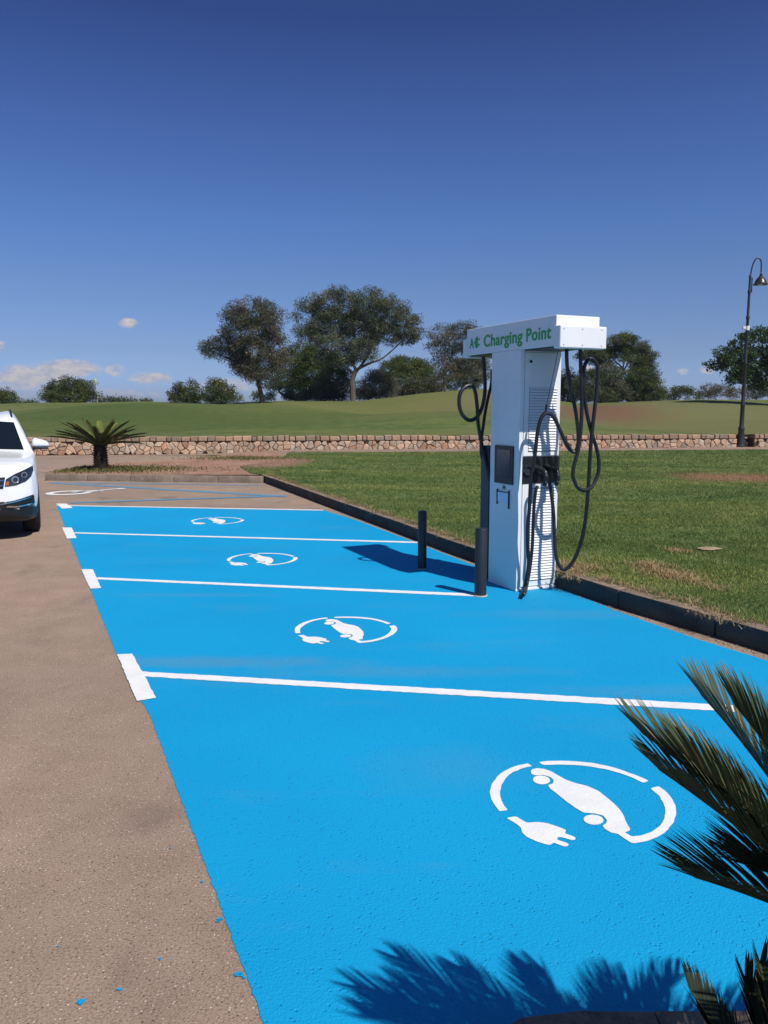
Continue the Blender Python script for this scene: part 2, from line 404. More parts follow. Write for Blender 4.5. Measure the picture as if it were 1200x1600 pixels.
# ------------------------------------------------------------------ ground and terrain
WL0 = at(150, 711); WL1 = at(1190, 704); wd = (WL1-WL0).normalized(); wn = Vector((-wd.y, wd.x, 0))       # wall line, wn points away
def wallY(X): return WL0.y + (X-WL0.x)*wd.y/wd.x
ridge_px = [(-500, 634), (-200, 633), (0, 632), (60, 630), (150, 629), (230, 627), (300, 630), (350, 633), (390, 629), (440, 626), (510, 626.5), (560, 627), (610, 622),
            (670, 614), (740, 607), (800, 612), (860, 624), (905, 631), (950, 629), (1010, 627), (1080, 624), (1200, 625), (1400, 620), (1800, 626)]
RX = np.array([atY(p, q, 62).x for p, q in ridge_px]); RZ = np.array([atY(p, q, 62).z for p, q in ridge_px])
def terr(X, Y):
    X = np.asarray(X, float); Y = np.asarray(Y, float)
    zr = np.interp(X*62/np.clip(Y, 45, 75), RX, RZ)
    y0 = WL0.y+(X-WL0.x)*wd.y/wd.x
    t = np.clip((Y-y0)/(62-y0), 0, 1); s = t*t*(3-2*t); s = .45*t+.55*s
    z = .60+(zr-.60)*s
    bmp = .50*np.sin(X*.21+1.0)*np.sin(Y*.21+.7)+.12*np.sin(X*.42+Y*.33)
    z = z+bmp*np.sin(np.pi*t)
    z = z-.9*np.clip((Y-62)/50, 0, 1)**1.2
    z = np.where(Y > 110, z*np.clip(1-(Y-110)/300, .35, 1), z)
    return z
ys = np.concatenate([np.linspace(0, 1, 56)**1.15*1.0])
rows = []
xs = np.concatenate([np.linspace(-900, -80, 10)[:-1], np.linspace(-80, 80, 150), np.linspace(80, 900, 10)[1:]])
off = np.concatenate([np.linspace(.32, 45, 70), [50, 60, 80, 120, 200, 400, 900]])
vv = []
for o_ in off:
    yy = WL0.y+(np.clip(xs, -60, 60)-WL0.x)*wd.y/wd.x + o_
    vv.append(np.stack([xs*(1+max(0, o_-60)/300), yy, terr(xs, yy)], 1))
vv = np.concatenate(vv); nx = len(xs)
ff = np.array([(j*nx+i, j*nx+i+1, (j+1)*nx+i+1, (j+1)*nx+i) for j in range(len(off)-1) for i in range(nx-1)])
mp = at(930, 672, 1.0)
bp = atY(935, 652, 45)
hill = m_grass('fairway_grass', 1.0, patches=[(bp.x, 46, 4.6, 8, (.17, .085, .05), .75, .7), (atY(470, 640, 50).x, 50, 6, 7, (.165, .165, .055), .7, .8), (atY(740, 640, 50).x, 52, 6, 10, (.155, .15, .062), .75, .8), (atY(1080, 650, 46).x, 46, 13, 9, (.155, .148, .065), .7, .8),
      (atY(640, 632, 55).x, 55, 6, 7, (.15, .155, .045), .5, .8), (atY(200, 660, 42).x, 42, 16, 11, (.052, .088, .020), .75, .8), (atY(610, 650, 44).x, 44, 9, 5, (.07, .105, .026), .6, .8),
      (atY(1000, 670, 38).x, 38, 14, 5, (.15, .14, .055), .55, .8), (bp.x+.3, 45, 3.6, 6.5, (.17, .085, .052), .7, .8)], far=True)
tag(npmesh('grassy_hills', vv, ff, hill, smooth=True), kind='structure')
# far sheet to the horizon, far blue hills
pymesh('ground', [(-6000, -60, -.06), (6000, -60, -.06), (6000, 7000, -.06), (-6000, 7000, -.06)], [(0, 1, 2, 3)],
       m_soil('dry_ground', (.10, .09, .045), (.14, .12, .065), (.18, .15, .09), .05))['kind'] = 'structure'
hv = []; hf = []
hx = np.linspace(-2600, 2600, 90)
for i, x in enumerate(hx):
    z = 9+6*math.sin(x*.0046+1.1)+4*math.sin(x*.013)+2*math.sin(x*.041)
    z *= 1.15
    hv += [(x, 1500, -2), (x, 1560+40*math.sin(x*.01), z*.8), (x, 1700+60*math.sin(x*.007), z), (x, 2400, -2)]
for i in range(len(hx)-1):
    for k in range(3): hf.append((i*4+k, i*4+4+k, i*4+5+k, i*4+1+k))
tag(pymesh('distant_hills', hv, hf, m_soil('distant_scrub', (.030, .045, .022), (.045, .06, .03), (.07, .08, .045), .02), smooth=True), kind='structure')
# asphalt sheet
def sheet(name, pts, z, mat, kind='structure'):
    o = pymesh(name, [(p[0], p[1], z) for p in pts], [tuple(range(len(pts)))], mat); o['kind'] = kind; return o
sheet('asphalt_road', [(-40, -8), (45, -8), (45, wallY(45)+.2), (-40, wallY(-40))], 0, M['asphalt'])
# ------------------------------------------------------------------ jittered marking outlines
def jag(pts, amp=.004, step=.03, closed=True):
    out = []; n = len(pts); ph = random.random()*50
    for i in range(n if closed else n-1):
        a = Vector((pts[i][0], pts[i][1], 0)); b = Vector((pts[(i+1) % n][0], pts[(i+1) % n][1], 0)); L = (b-a).length
        m = max(1, min(260, int(L/step))); nrm = Vector((-(b-a).y, (b-a).x, 0)).normalized()
        for k in range(m):
            q = a+(b-a)*(k/m)
            if k: q = q+nrm*random.uniform(-amp, amp)
            out.append((q.x, q.y))
    return out
def marking(name, pts, z, mat, parent=None, amp=.004, step=.03):
    pts = jag(pts, amp, step)
    o = pymesh(name, [(p[0], p[1], z) for p in pts], [tuple(range(len(pts)))], mat, parent)
    if o.data.polygons[0].normal.z < 0: o.data.flip_normals()
    return o
# left edge of the paint, from far to near
LE = [at(88, 790), at(183, 1025), at(235, 1120), at(412, 1600)]
le_dir = (LE[3]-LE[1]).normalized(); LE.append(LE[3]+le_dir*3.2)
# kerb base line (front face), far to near
KB = [at(408, 752), at(590, 821), at(742, 880), at(869, 917), at(967, 951), at(1083, 985), at(1200, 1022)]
kd = (KB[-1]-KB[-3]).normalized(); KB.append(KB[-1]+kd*1.2); KB.append(KB[-1]+Vector((.9, -.8, 0)))
blue = [LE[0], at(300, 793.3), at(505, 797)]
blue += [at(560, 814), at(650, 848), at(742, 884), at(880, 921), at(980, 961), at(1090, 999), at(1200, 1033)]
blue.append(blue[-1]+kd*1.25); blue.append(blue[-1]+Vector((.9, -.8, 0))); blue.append(Vector((3.6, 0.2, 0)))
blue.append(Vector((LE[-1].x, LE[-1].y, 0)))
blue += [LE[3], LE[2], LE[1]]
bj = marking('blue_bay_surface', [(p.x, p.y) for p in blue], .0025, M['blue'], amp=.0035, step=.02); bj['kind'] = 'structure'
# white bay lines with their caps
def strip(a, b, wa, wb):
    d = (b-a).normalized(); n = Vector((-d.y, d.x, 0))
    return [a+n*wa/2, b+n*wb/2, b-n*wb/2, a-n*wa/2]
lines = [((88, 790), (505, 797.5), .10, 'faraway white bay line along the blue paint edge, just before the disabled bay'),
         ((115, 833), (652, 848), .10, 'white bay line between the two smallest car symbols, ending by the thin free standing bollard'),
         ((150, 904.2), (742, 930.5), .10, 'white bay line ending at the bollard right beside the charging column'),
         ((215, 1053.6), (1150, 1108.6), .10, 'nearest and longest white bay line, running under the palm fronds')]
caps = [((88, 787.5), (97, 795.5), (114, 794), (104, 787.5)), ((97, 825), (105, 842.5), (119.5, 841.5), (112, 825)), ((127, 890.5), (141, 921), (158, 920), (145, 890.5)),
        ((183, 1024), (214, 1097), (244, 1092), (207, 1023))]
for i, (a, b, wd_, lab) in enumerate(lines):
    A = at(*a); B = at(*b); sgrp = 'white painted bay lines'
    r = empty('bay_line', A); tag(r, lab, 'bay line', sgrp)
    marking('stripe', [(p.x, p.y) for p in strip(A, B, wd_*.85, wd_)], .005, M['white'], r, .004)
    marking('end_cap', [tuple(at(*q)[:2]) for q in caps[i]], .0075, M['white'], r, .0028)
# ------------------------------------------------------------------ car + plug symbols
OX, OY, SC = 720, 1160, 380/1200
def zp(l): return [at(OX+x*SC, OY+y*SC) for x, y in l]
SYM = {
 'ring_arc': [[(330,108),(352,122),(300,133),(255,152),(222,180),(200,215),(192,250),(198,285),(212,315),(232,340),(190,345),(168,315),(150,285),(142,250),(152,210),(180,172),(225,140),(280,118)],
              [(385,102),(430,96),(500,95),(570,98),(650,106),(730,122),(800,143),(860,165),(928,194),(900,205),(850,180),(790,158),(720,138),(640,124),(560,116),(480,114),(405,116)]],
 'car_shape': [[(345,150),(350,138),(375,132),(410,135),(445,147),(480,168),(520,190),(570,207),(630,222),(680,245),(730,285),(775,325),(803,365),(818,405),(836,432),(835,440),(808,450),
                (845,470),(890,465),(940,448),(980,420),(1003,385),(1010,345),(1000,305),(980,270),(935,232),(975,221),(1010,245),(1040,280),(1060,320),(1063,360),(1050,400),(1020,438),(975,470),(920,492),(848,505),
                (830,495),(800,475),(775,457),(740,450),(710,432),(698,415),(715,408),(722,390),(702,366),(660,356),(605,352),(560,325),(500,280),(440,232),(430,216),(455,208),(458,190),(440,175),(405,165),(370,168),(350,162)]],
 'plug_shape': [[(225,378),(272,370),(325,402),(380,398),(430,405),(480,422),(520,438),(513,454),(562,472),(571,482),(555,490),(500,474),(478,472),(475,486),(532,505),(533,517),(512,521),(458,500),(440,512),(425,510),(380,497),(325,472),(302,450),(296,425),(270,405)]],
}
for nm, c, rx, ry in (('wheel_dot', (398, 190), 43, 22), ('wheel_dot', (655, 387), 50, 25)):
    SYM.setdefault('wheel_dot', []).append([(c[0]+rx*math.cos(2*math.pi*k/20)+.0*k, c[1]+ry*math.sin(2*math.pi*k/20)+(rx*math.cos(2*math.pi*k/20))*.06) for k in range(20)])
C0 = at(911, 1255)
def symbol(c, lab, rot=0):
    r = empty('car_charging_symbol', c); tag(r, lab, 'road symbol', 'white car and plug symbols painted on the blue bays')
    k = 0
    Mr = Matrix.Rotation(rot, 3, 'Z')
    for nm, polys in SYM.items():
        for pl in polys:
            pts = [Mr @ (q-C0) + c for q in zp(pl)]
            pts2 = []
            for i in range(len(pts)):                 # light corner cutting
                a, b = pts[i], pts[(i+1) % len(pts)]
                if (b-a).length > .02: pts2 += [a+(b-a)*.12, a+(b-a)*.88]
                else: pts2 += [(a+b)/2]
            marking(nm, [(p.x, p.y) for p in pts2], .005, M['white'], r, .0022, .02); k += 1
symbol(C0, 'white car and plug symbol in the bay nearest the camera, largest of the four')
symbol(at(540, 986), 'white car and plug symbol in the second bay, level with the charging column foot')
symbol(at(409, 875), 'white car and plug symbol in the third bay, beyond the line that meets the bollard')
symbol(at(339, 814.5), 'white car and plug symbol in the farthest blue bay, smallest of the four')
# worn disabled bay
r = empty('worn_bay_marking', at(200, 770)); tag(r, 'faded blue chevron lines of the disabled bay in front of the far kerb', 'bay marking')
for a, b, wa in [((82, 754.5), (447, 776), .20), ((110, 786), (447, 775), .17), ((120, 754.5), (408, 758.5), .13), ((100, 787.5), (500, 796.0), .06)]:
    if a == (100, 787.5): continue
    marking('worn_stripe', [(p.x, p.y) for p in strip(at(*a), at(*b), wa, wa)], .0045 if a != (110, 786) else .0065, M['worn'], r, .012)
pc = at(108, 770.3); r = empty('wheelchair_symbol', pc); tag(r, 'small white wheelchair symbol on the bare asphalt by the far kerb', 'road symbol')
ring = [];
d1 = (at(160, 766.5)-at(90, 771)).normalized(); d2 = Vector((-d1.y, d1.x, 0))
o1 = [pc+d1*(.43*math.cos(a))+d2*(.40*math.sin(a)) for a in np.linspace(.55, 2*math.pi-.35, 30)]
i1 = [pc+d1*(.29*math.cos(a))+d2*(.24*math.sin(a)) for a in np.linspace(.55, 2*math.pi-.35, 30)]
marking('wheel_ring', [(p.x, p.y) for p in o1+i1[::-1]], .0065, M['white'], r, .006)
def bar(a, b, wd_, nm): marking(nm, [(p.x, p.y) for p in strip(a, b, wd_, wd_)], .0085, M['white'], r, .006)
bar(pc+d1*.2+d2*.05, pc+d1*.62-d2*.12, .11, 'seat_bar'); bar(pc+d1*.05+d2*.02, pc+d1*.98+d2*.16, .10, 'body_bar'); bar(pc+d1*.55-d2*.1, pc+d1*.66+d2*.12, .1, 'leg_bar')
hd = pc+d1*1.08+d2*.17
marking('head_dot', [(hd.x+.09*math.cos(a), hd.y+.09*math.sin(a)) for a in np.linspace(0, 2*math.pi, 14)[:-1]], .0065, M['white'], r, .004)
# blue splashes and pebbles on the asphalt
v_, f_ = [], []
for px, py, s_ in [(345, 1437, .016), (340, 1441, .010), (375, 1524, .018), (382, 1529, .01), (128, 1566, .017), (187, 1547, .010), (315, 1379, .010), (266, 1326, .006), (178, 1170, .007), (250, 1500, .006), (90, 1480, .006)]:
    p = at(px, py); n = len(v_); m = 9; e = random.uniform(.5, 1)
    for k in range(m):
        a = 2*math.pi*k/m; q = s_*random.uniform(.45, 1.1); v_.append((p.x+q*math.cos(a), p.y+q*e*math.sin(a), .004))
    f_.append(tuple(range(n, n+m)))
tag(pymesh('paint_splashes', v_, f_, M['blue']), 'small blue paint splashes on the brown asphalt beside the painted bays', 'paint splashes', kind='stuff')
v_, f_ = [], []
def pebble(x, y, s_, z=0):
    n = len(v_)
    for k in range(5):
        a = 2*math.pi*k/5+random.random(); v_.append((x+s_*math.cos(a)*random.uniform(.7, 1.1), y+s_*math.sin(a)*random.uniform(.7, 1.1), z))
    v_.append((x, y, z+s_*.8)); f_.extend([(n+k, n+(k+1) % 5, n+5) for k in range(5)])
for _ in range(420):
    q = at(random.uniform(-60, 400), 800+800*random.random()**.6)
    pebble(q.x, q.y, random.uniform(.0025, .006))
for _ in range(500):          # grit in the gutter along the kerb
    i = random.randrange(len(KB)-1); t_ = random.random(); q = KB[i].lerp(KB[i+1], t_) - V*random.uniform(.0, .10)
    pebble(q.x, q.y, random.uniform(.003, .009), .004)
tag(pymesh('loose_grit', v_, f_, M['path']), 'scattered tiny pebbles and grit on the asphalt and along the gutter', 'grit', kind='stuff')
# ------------------------------------------------------------------ kerbs
def kerb_run(mb, pts, side, w_=.13, h=.155, unit=.95, z0=-.05, gap=.004, bv=.014):
    """blocks along a polyline whose front face is on the line; body lies on 'side' of it"""
    seg = []
    P_ = [Vector(p) for p in pts]
    ds = [0]
    for a, b in zip(P_, P_[1:]): ds.append(ds[-1]+(b-a).length)
    def pt(s):
        s = min(max(s, 0), ds[-1])
        for i in range(len(P_)-1):
            if s <= ds[i+1]+1e-9: return P_[i].lerp(P_[i+1], (s-ds[i])/(ds[i+1]-ds[i]))
        return P_[-1]
    n = max(1, round(ds[-1]/unit)); st = ds[-1]/n
    for i in range(n):
        a = pt(i*st+gap); b = pt((i+1)*st-gap); d = (b-a); L = d.length; d.normalize(); nr = Vector((-d.y, d.x, 0))*side
        Mx = Matrix(((d.x, nr.x, 0, a.x), (d.y, nr.y, 0, a.y), (0, 0, 1, 0), (0, 0, 0, 1)))
        j = random.uniform(-.004, .004); k = random.uniform(-.004, .004)
        mb.bbox(0, L, k, w_+k, z0, h+j, bv, 2, Mx)
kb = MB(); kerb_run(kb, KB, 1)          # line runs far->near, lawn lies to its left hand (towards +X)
o = kb.build('lawn_kerb', M['kerb_shade'], world=True, smooth=True); o['kind'] = 'structure'
IL0 = at(70, 751); IL1 = at(408, 752)
kb = MB(); kerb_run(kb, [IL0, at(410, 755.0)+Vector((0, 0, 0))], 1, h=.15)
kerb_run(kb, [IL0+Vector((-.02, .14, 0)), IL0+Vector((-.35, .7, 0)), IL0+Vector((-.2, 1.9, 0)), at(150, 731), at(245, 727), at(330, 719)], -1, h=.10)
o = kb.build('island_kerb', M['kerb'], world=True, smooth=True); o['kind'] = 'structure'
# island soil + lawn
soil = [IL0+Vector((.1, .13, 0)), IL0+Vector((-.25, .75, 0)), IL0+Vector((-.08, 1.9, 0)), at(152, 731.5), at(245, 727), at(330, 719), at(380, 713.5), at(450, 712.2), at(440, 726), at(400, 742), at(408, 751)+Vector((0, .1, 0))]
sheet('bare_soil_bed', soil, .122, M['soil'])
kin = [p+V*.12 for p in KB]
lawn = [at(392, 748), at(375, 737), at(440, 722), at(455, 712.0)] + [Vector((0, wallY(0)-1.75, 0)), Vector((14, wallY(14)-1.75, 0)), Vector((40, wallY(40)-1.75, 0)), Vector((40, 1, 0))] + kin[::-1]
lpatch = [(at(1145, 746, .13).x, at(1145, 746, .13).y, 1.6, 1.5, (.24, .125, .07), .85, .6), (at(430, 730).x, at(430, 730).y, 1.2, 2.6, (.28, .16, .11), .9, .6),
          (at(900, 905).x+.1, at(900, 905).y, .35, .35, (.26, .19, .12), .8, .6), (at(1040, 895, .13).x, at(1040, 895, .13).y, .32, .42, (.30, .215, .12), .9, .7),
          (at(1060, 860, .13).x, at(1060, 860, .13).y, .2, .12, (.25, .12, .07), .8, .6)]
LG = m_grass('lawn_turf', .95, lpatch)
sheet('lawn', lawn, .135, LG)
for k in range(3):                                  # thin grass cover round the island palm
    pass
# path strip before the wall
pv_ = []
for x_, z_ in ((-9.0, .006), (-6.2, .02), (-4.2, .10), (-3.2, .14), (45, .14)): pv_ += [(x_, wallY(x_)+.0-.004, z_), (x_, wallY(x_)-(.35 if x_ < -8 else (.9 if x_ < -5 else 1.80)), z_ if x_ > -4.5 else z_*.5)]
pymesh('sandy_path', pv_+[(-3.2, wallY(-3.2)-1.80, -.02), (-4.2, wallY(-4.2)-1.8, -.02)], [(0, 1, 3, 2), (2, 3, 5, 4), (4, 5, 7, 6), (6, 7, 9, 8), (5, 11, 10, 7)], M['path'])['kind'] = 'structure'
sp_ = at(1108, 859, .14); v_ = []; f_ = []
for j, (rr, zz) in enumerate([(1, 0), (.7, .008), (.35, .018)]):
    for k in range(18):
        a = 2*math.pi*k/18; q = rr*(1+.22*math.sin(3*a+1)+.12*math.sin(7*a)); v_.append((sp_.x+.125*q*math.cos(a), sp_.y+.075*q*math.sin(a), .152+zz))
f_ = [(j*18+k, j*18+(k+1) % 18, (j+1)*18+(k+1) % 18, (j+1)*18+k) for j in range(2) for k in range(18)]+[tuple(range(36, 54))]
tag(pymesh('sand_patch', v_, f_, M['sand']), kind='structure')
# ------------------------------------------------------------------ grass blades
def inpoly(x, y, poly):
    px = np.array([p.x for p in poly]); py = np.array([p.y for p in poly]); ins = np.zeros(len(x), bool); j = len(poly)-1
    for i in range(len(poly)):
        c = ((py[i] > y) != (py[j] > y)) & (x < (px[j]-px[i])*(y-py[i])/(py[j]-py[i]+1e-12)+px[i]); ins ^= c; j = i
    return ins
def blades(x, y, z, h, wd_, lean, col, name, mat, **kw):
    n = len(x); a = rng.uniform(0, 2*np.pi, n); la = rng.uniform(0, 2*np.pi, n)
    dx, dy = np.cos(a)*wd_/2, np.sin(a)*wd_/2; lx, ly = np.cos(la)*lean*h, np.sin(la)*lean*h
    v = np.empty((n, 5, 3)); v[:, 0] = np.stack([x-dx, y-dy, z], 1); v[:, 1] = np.stack([x+dx, y+dy, z], 1)
    v[:, 2] = np.stack([x+dx*.8+lx*.35, y+dy*.8+ly*.35, z+h*.6], 1); v[:, 3] = np.stack([x-dx*.8+lx*.35, y-dy*.8+ly*.35, z+h*.6], 1)
    v[:, 4] = np.stack([x+lx, y+ly, z+h*np.clip(1-lean*.35, .3, 1)], 1)
    b = np.arange(n)*5
    f = np.concatenate([np.stack([b, b+1, b+2], 1), np.stack([b, b+2, b+3], 1), np.stack([b+3, b+2, b+4], 1)])
    c = np.ones((n, 5, 4)); c[:, :, :3] = col[:, None, :]
    return npmesh(name, v.reshape(-1, 3), f, mat, col=c.reshape(-1, 4), **kw)
bx, by, bh, bw = [], [], [], []
for y0, y1, den, hh, ww in [(3.6, 6.5, 6500, .023, .0045), (6.5, 9, 4400, .024, .006), (9, 13, 2000, .024, .009), (13, 19, 700, .024, .014), (19, 29, 220, .026, .024)]:
    x0, x1 = -5, .50*y1+2.2; n = int((x1-x0)*(y1-y0)*den)
    x = rng.uniform(x0, x1, n); y = rng.uniform(y0, y1, n)
    k = inpoly(x, y, lawn) & (x < .50*y+2.0); x, y = x[k], y[k]
    bx.append(x); by.append(y); bh.append(hh*rng.uniform(.5, 1.3, len(x))); bw.append(ww*rng.uniform(.7, 1.3, len(x)))
bx, by, bh, bw = map(np.concatenate, (bx, by, bh, bw))
bare = np.zeros(len(bx))
for (cx, cy, rx, ry, c_, amt, so_) in lpatch[:2]+lpatch[4:]:
    bare = np.maximum(bare, np.exp(-(((bx-cx)/rx)**2+((by-cy)/ry)**2)*1.1))
keep = (rng.random(len(bx)) > bare*.8) & ~((((bx-sp_.x)/.14)**2+((by-sp_.y)/.09)**2) < 1)
bx, by, bh, bw = bx[keep], by[keep], bh[keep], bw[keep]
# broad mown swaths and patchy growth
sw = .5+.5*np.sin(by*1.9+bx*.5+1.3*np.sin(bx*.8+by*.3)); pt_ = .5+.5*np.sin(bx*2.7+np.sin(by*3.1)*2)*np.sin(by*2.3+np.sin(bx*1.7)*2)
bd_ = .5+.5*np.sin(by*4.7+.9*np.sin(bx*.9)+bx*.2); bcol = np.stack([1.24+.66*sw+.24*pt_+.28*bd_, 1.50+.47*sw+.1*pt_+.22*bd_, 1.75+.4*sw+.2*bd_], 1)*rng.uniform(.78, 1.22, len(bx))[:, None]
stk = np.sin(by*2.6+.35*bx+1.1*np.sin(bx*.7))*np.sin(by*.9+1.3+.2*bx)+.6*np.sin(by*7.1+.6*bx+1.5*np.sin(bx*1.3))*.5; stk = np.clip(stk, -1, 1)
bcol *= (1+np.stack([.30*stk, .14*stk, .10*stk], 1))
straw = rng.random(len(bx)) < (.05+.13*sw*bd_+.03*pt_); bcol[straw] = np.stack([rng.uniform(2.2, 3.0, straw.sum()), rng.uniform(1.7, 2.1, straw.sum()), rng.uniform(2., 2.6, straw.sum())], 1)
GB = m_grass('grass_blades', .95, lpatch[:2], blades=True)
tag(blades(bx, by, np.full(len(bx), .137), bh, bw, rng.uniform(.2, 1.1, len(bx)), bcol, 'lawn_grass', GB), 'short mown green grass with dry straw streaks across the lawn', 'grass', kind='stuff')
# tufts hanging over the kerb, dry clumps
tx, ty, tz, th, tw, tl, tcx = [], [], [], [], [], [], []
cum = [0]
for a, b in zip(KB, KB[1:]): cum.append(cum[-1]+(b-a).length)
def kpt(s, o_):
    s = min(s, cum[-1]-.01)
    for i in range(len(KB)-1):
        if s <= cum[i+1]: return KB[i].lerp(KB[i+1], (s-cum[i])/(cum[i+1]-cum[i]))+V*o_
for _ in range(520):
    s_ = random.uniform(0, cum[-1]); q = kpt(s_, random.gauss(.13, .035)); m = random.randint(8, 40); dry = random.random() < .45
    for _k in range(m):
        tx.append(q.x+random.gauss(0, .03)); ty.append(q.y+random.gauss(0, .03)); tz.append(.13); th.append(random.uniform(.03, .085)*(1.1 if dry else 1)); tw.append(random.uniform(.003, .0065)); tl.append(random.uniform(.3, 1.6))
        tcx.append((.34*random.uniform(.7, 1.2), .25*random.uniform(.7, 1.2), .13) if dry or random.random() < .3 else (.085*random.uniform(.7, 1.5), .125*random.uniform(.7, 1.3), .03))
for px, py, sx, sy, m in [(1015, 885, .10, .10, 600), (1045, 898, .16, .10, 900), (1090, 912, .16, .06, 420), (905, 888, .10, .08, 500), (890, 900, .08, .06, 400), (1005, 925, .1, .05, 260), (1120, 965, .12, .05, 260),
                        (1060, 862, .12, .06, 140)]:
    c_ = at(px, py, .14)
    for _ in range(m):
        a = random.gauss(0, sx); b = random.gauss(0, sy); q = c_-U*a*1.0+V*b
        tx.append(q.x); ty.append(q.y); tz.append(.135); th.append(random.uniform(.02, .075)); tw.append(random.uniform(.003, .006)); tl.append(random.uniform(.4, 1.7))
        g = random.uniform(.7, 1.25); tcx.append((.36*g, .255*g, .135*g))
t = NT('dry_tuft'); vc = t.n('ShaderNodeVertexColor'); vc.layer_name = 'Col'; t.base(vc.outputs[0]); t.rough(.8, .2)
A_ = np.array
tag(blades(A_(tx), A_(ty), A_(tz), A_(th), A_(tw), A_(tl), A_(tcx), 'kerb_tufts', t.m), 'straggling green and straw coloured grass tufts along the lawn kerb', 'grass tufts', kind='stuff')
# scant weeds under island palm and dry clumps on soil
pm = at(157, 733, .13); m = 5200
x = pm.x+rng.normal(0, 1.15, m)-.1; y = pm.y+rng.normal(0, .55, m); k = inpoly(x, y, soil); x, y = x[k], y[k]
e1 = at(385, 716, .13); x2 = e1.x+rng.normal(0, .8, 1500); y2 = e1.y+rng.normal(0, .5, 1500); x = np.concatenate([x, x2]); y = np.concatenate([y, y2])
n = len(x); tag(blades(x, y, np.full(n, .12), rng.uniform(.03, .09, n), rng.uniform(.012, .022, n), rng.uniform(.3, 1.3, n), np.stack([rng.uniform(.05, .18, n), rng.uniform(.08, .14, n), np.full(n, .035)], 1), 'island_weeds', t.m),
    'low olive green weeds round the foot of the island palm', 'weeds', kind='stuff')

# ------------------------------------------------------------------ dry stone wall
def clip(poly, m, n):
    out = []
    for i in range(len(poly)):
        a, b = poly[i], poly[(i+1) % len(poly)]; da = (a[0]-m[0])*n[0]+(a[1]-m[1])*n[1]; db = (b[0]-m[0])*n[0]+(b[1]-m[1])*n[1]
        if da <= 0: out.append(a)
        if da*db < 0: t_ = da/(da-db); out.append((a[0]+(b[0]-a[0])*t_, a[1]+(b[1]-a[1])*t_))
    return out
def wall_piece(name, s0, s1, inset, lab, seed, hgt=.63):
    rs = random.Random(seed); L = s1-s0; base = WL0+wd*s0+wn*inset
    root = empty(name, base); tag(root, lab, 'stone wall')
    V_, F_, C_ = [], [], []
    def stone(poly, depth, colr):
        cx = sum(p[0] for p in poly)/len(poly); cy = sum(p[1] for p in poly)/len(poly); n = len(poly); b0 = len(V_)
        tx_, tz_ = rs.uniform(-.02, .02), rs.uniform(-.02, .02)
        for (sc_, dp) in ((.97, -.02), (.93, depth*.55), (.74, depth)):
            for p in poly:
                x_, z_ = cx+(p[0]-cx)*sc_, cy+(p[1]-cy)*sc_
                q = base+wd*x_-wn*(dp+tx_*(x_-cx)*4+rs.uniform(-.006, .006)); V_.append((q.x, q.y, z_)); C_.append((*colr, 1))
        for r_ in range(2):
            for k in range(n): F_.append((b0+r_*n+k, b0+r_*n+(k+1) % n, b0+(r_+1)*n+(k+1) % n, b0+(r_+1)*n+k))
        F_.append(tuple(b0+2*n+k for k in range(n)))
    def sc_col():
        g = rs.uniform(.7, 1.2); k = rs.random()
        if k < .55: c_ = (.52, .37, .265)
        elif k < .85: c_ = (.50, .40, .31)
        elif k < .93: c_ = (.50, .29, .19)
        else: c_ = (.34, .29, .25)
        return tuple(x*g for x in c_)
    # rubble: voronoi cells of a jittered grid
    cw, chh = .27, .15; nx_ = int(L/cw)+1; rows_ = 3; H0 = hgt-.185
    seeds = {}
    for i in range(-1, nx_+1):
        for j in range(-1, rows_+1): seeds[i, j] = ((i+.5+(.5 if j % 2 else 0)+rs.uniform(-.47, .47))*cw, (j+.5+rs.uniform(-.42, .42))*H0/rows_)
    for i in range(0, nx_):
        for j in range(rows_):
            s_ = seeds[i, j]; poly = [(max(0, s_[0]-.4), 0), (min(L, s_[0]+.4), 0), (min(L, s_[0]+.4), H0), (max(0, s_[0]-.4), H0)]
            if s_[0] > L: continue
            for di in (-2, -1, 0, 1, 2):
                for dj in (-1, 0, 1):
                    q = seeds.get((i+di, j+dj))
                    if q is None or (di == 0 and dj == 0): continue
                    n_ = (q[0]-s_[0], q[1]-s_[1]); poly = clip(poly, ((q[0]+s_[0])/2, (q[1]+s_[1])/2), n_)
                    if len(poly) < 3: break
                if len(poly) < 3: break
            if len(poly) >= 3: stone(poly, rs.uniform(.035, .075), sc_col())
    pymesh('rubble_face', V_, F_, M['stone'], root, col=C_)
    # coping: a row of squared blocks
    V_, F_, C_ = [], [], []; x_ = 0
    while x_ < L-.05:
        w_ = min(rs.uniform(.13, .38), L-x_); hh = hgt+rs.uniform(-.03, .015); g = rs.uniform(.72, 1.1); c_ = rs.choice([(.42, .29, .20), (.36, .26, .19), (.31, .24, .18), (.46, .31, .21)])
        c_ = tuple(v*g for v in c_); fr = .055+rs.uniform(-.02, .015); z0 = H0+.012
        mb = MB(); mb.bbox(x_+.012, x_+w_-.012, -fr, .42, z0, hh, .03, 2); b0 = len(V_)
        for v in mb.v:
            q = base+wd*v.x+wn*v.y; V_.append((q.x, q.y, v.z+rs.uniform(-.004, .004))); C_.append((*c_, 1))
        F_ += [tuple(i+b0 for i in f) for f in mb.f]; x_ += w_
    pymesh('coping', V_, F_, M['stone'], root, col=C_)
    mb = MB(); Mx = Matrix(((wd.x, wn.x, 0, base.x), (wd.y, wn.y, 0, base.y), (0, 0, 1, 0), (0, 0, 0, 1)))
    mb.box(0.01, L-.01, -.005, .40, -.05, H0+.011, Mx); mb.build('mortar_core', M['mortar'], root, world=True)
    return root
notch0 = (at(1147, 704)-WL0).dot(wd); notch1 = (at(1176, 704)-WL0).dot(wd)
wall_piece('stone_wall', -9.0, notch0, 0, 'long low stone wall from behind the white car to the street lamp', 3)
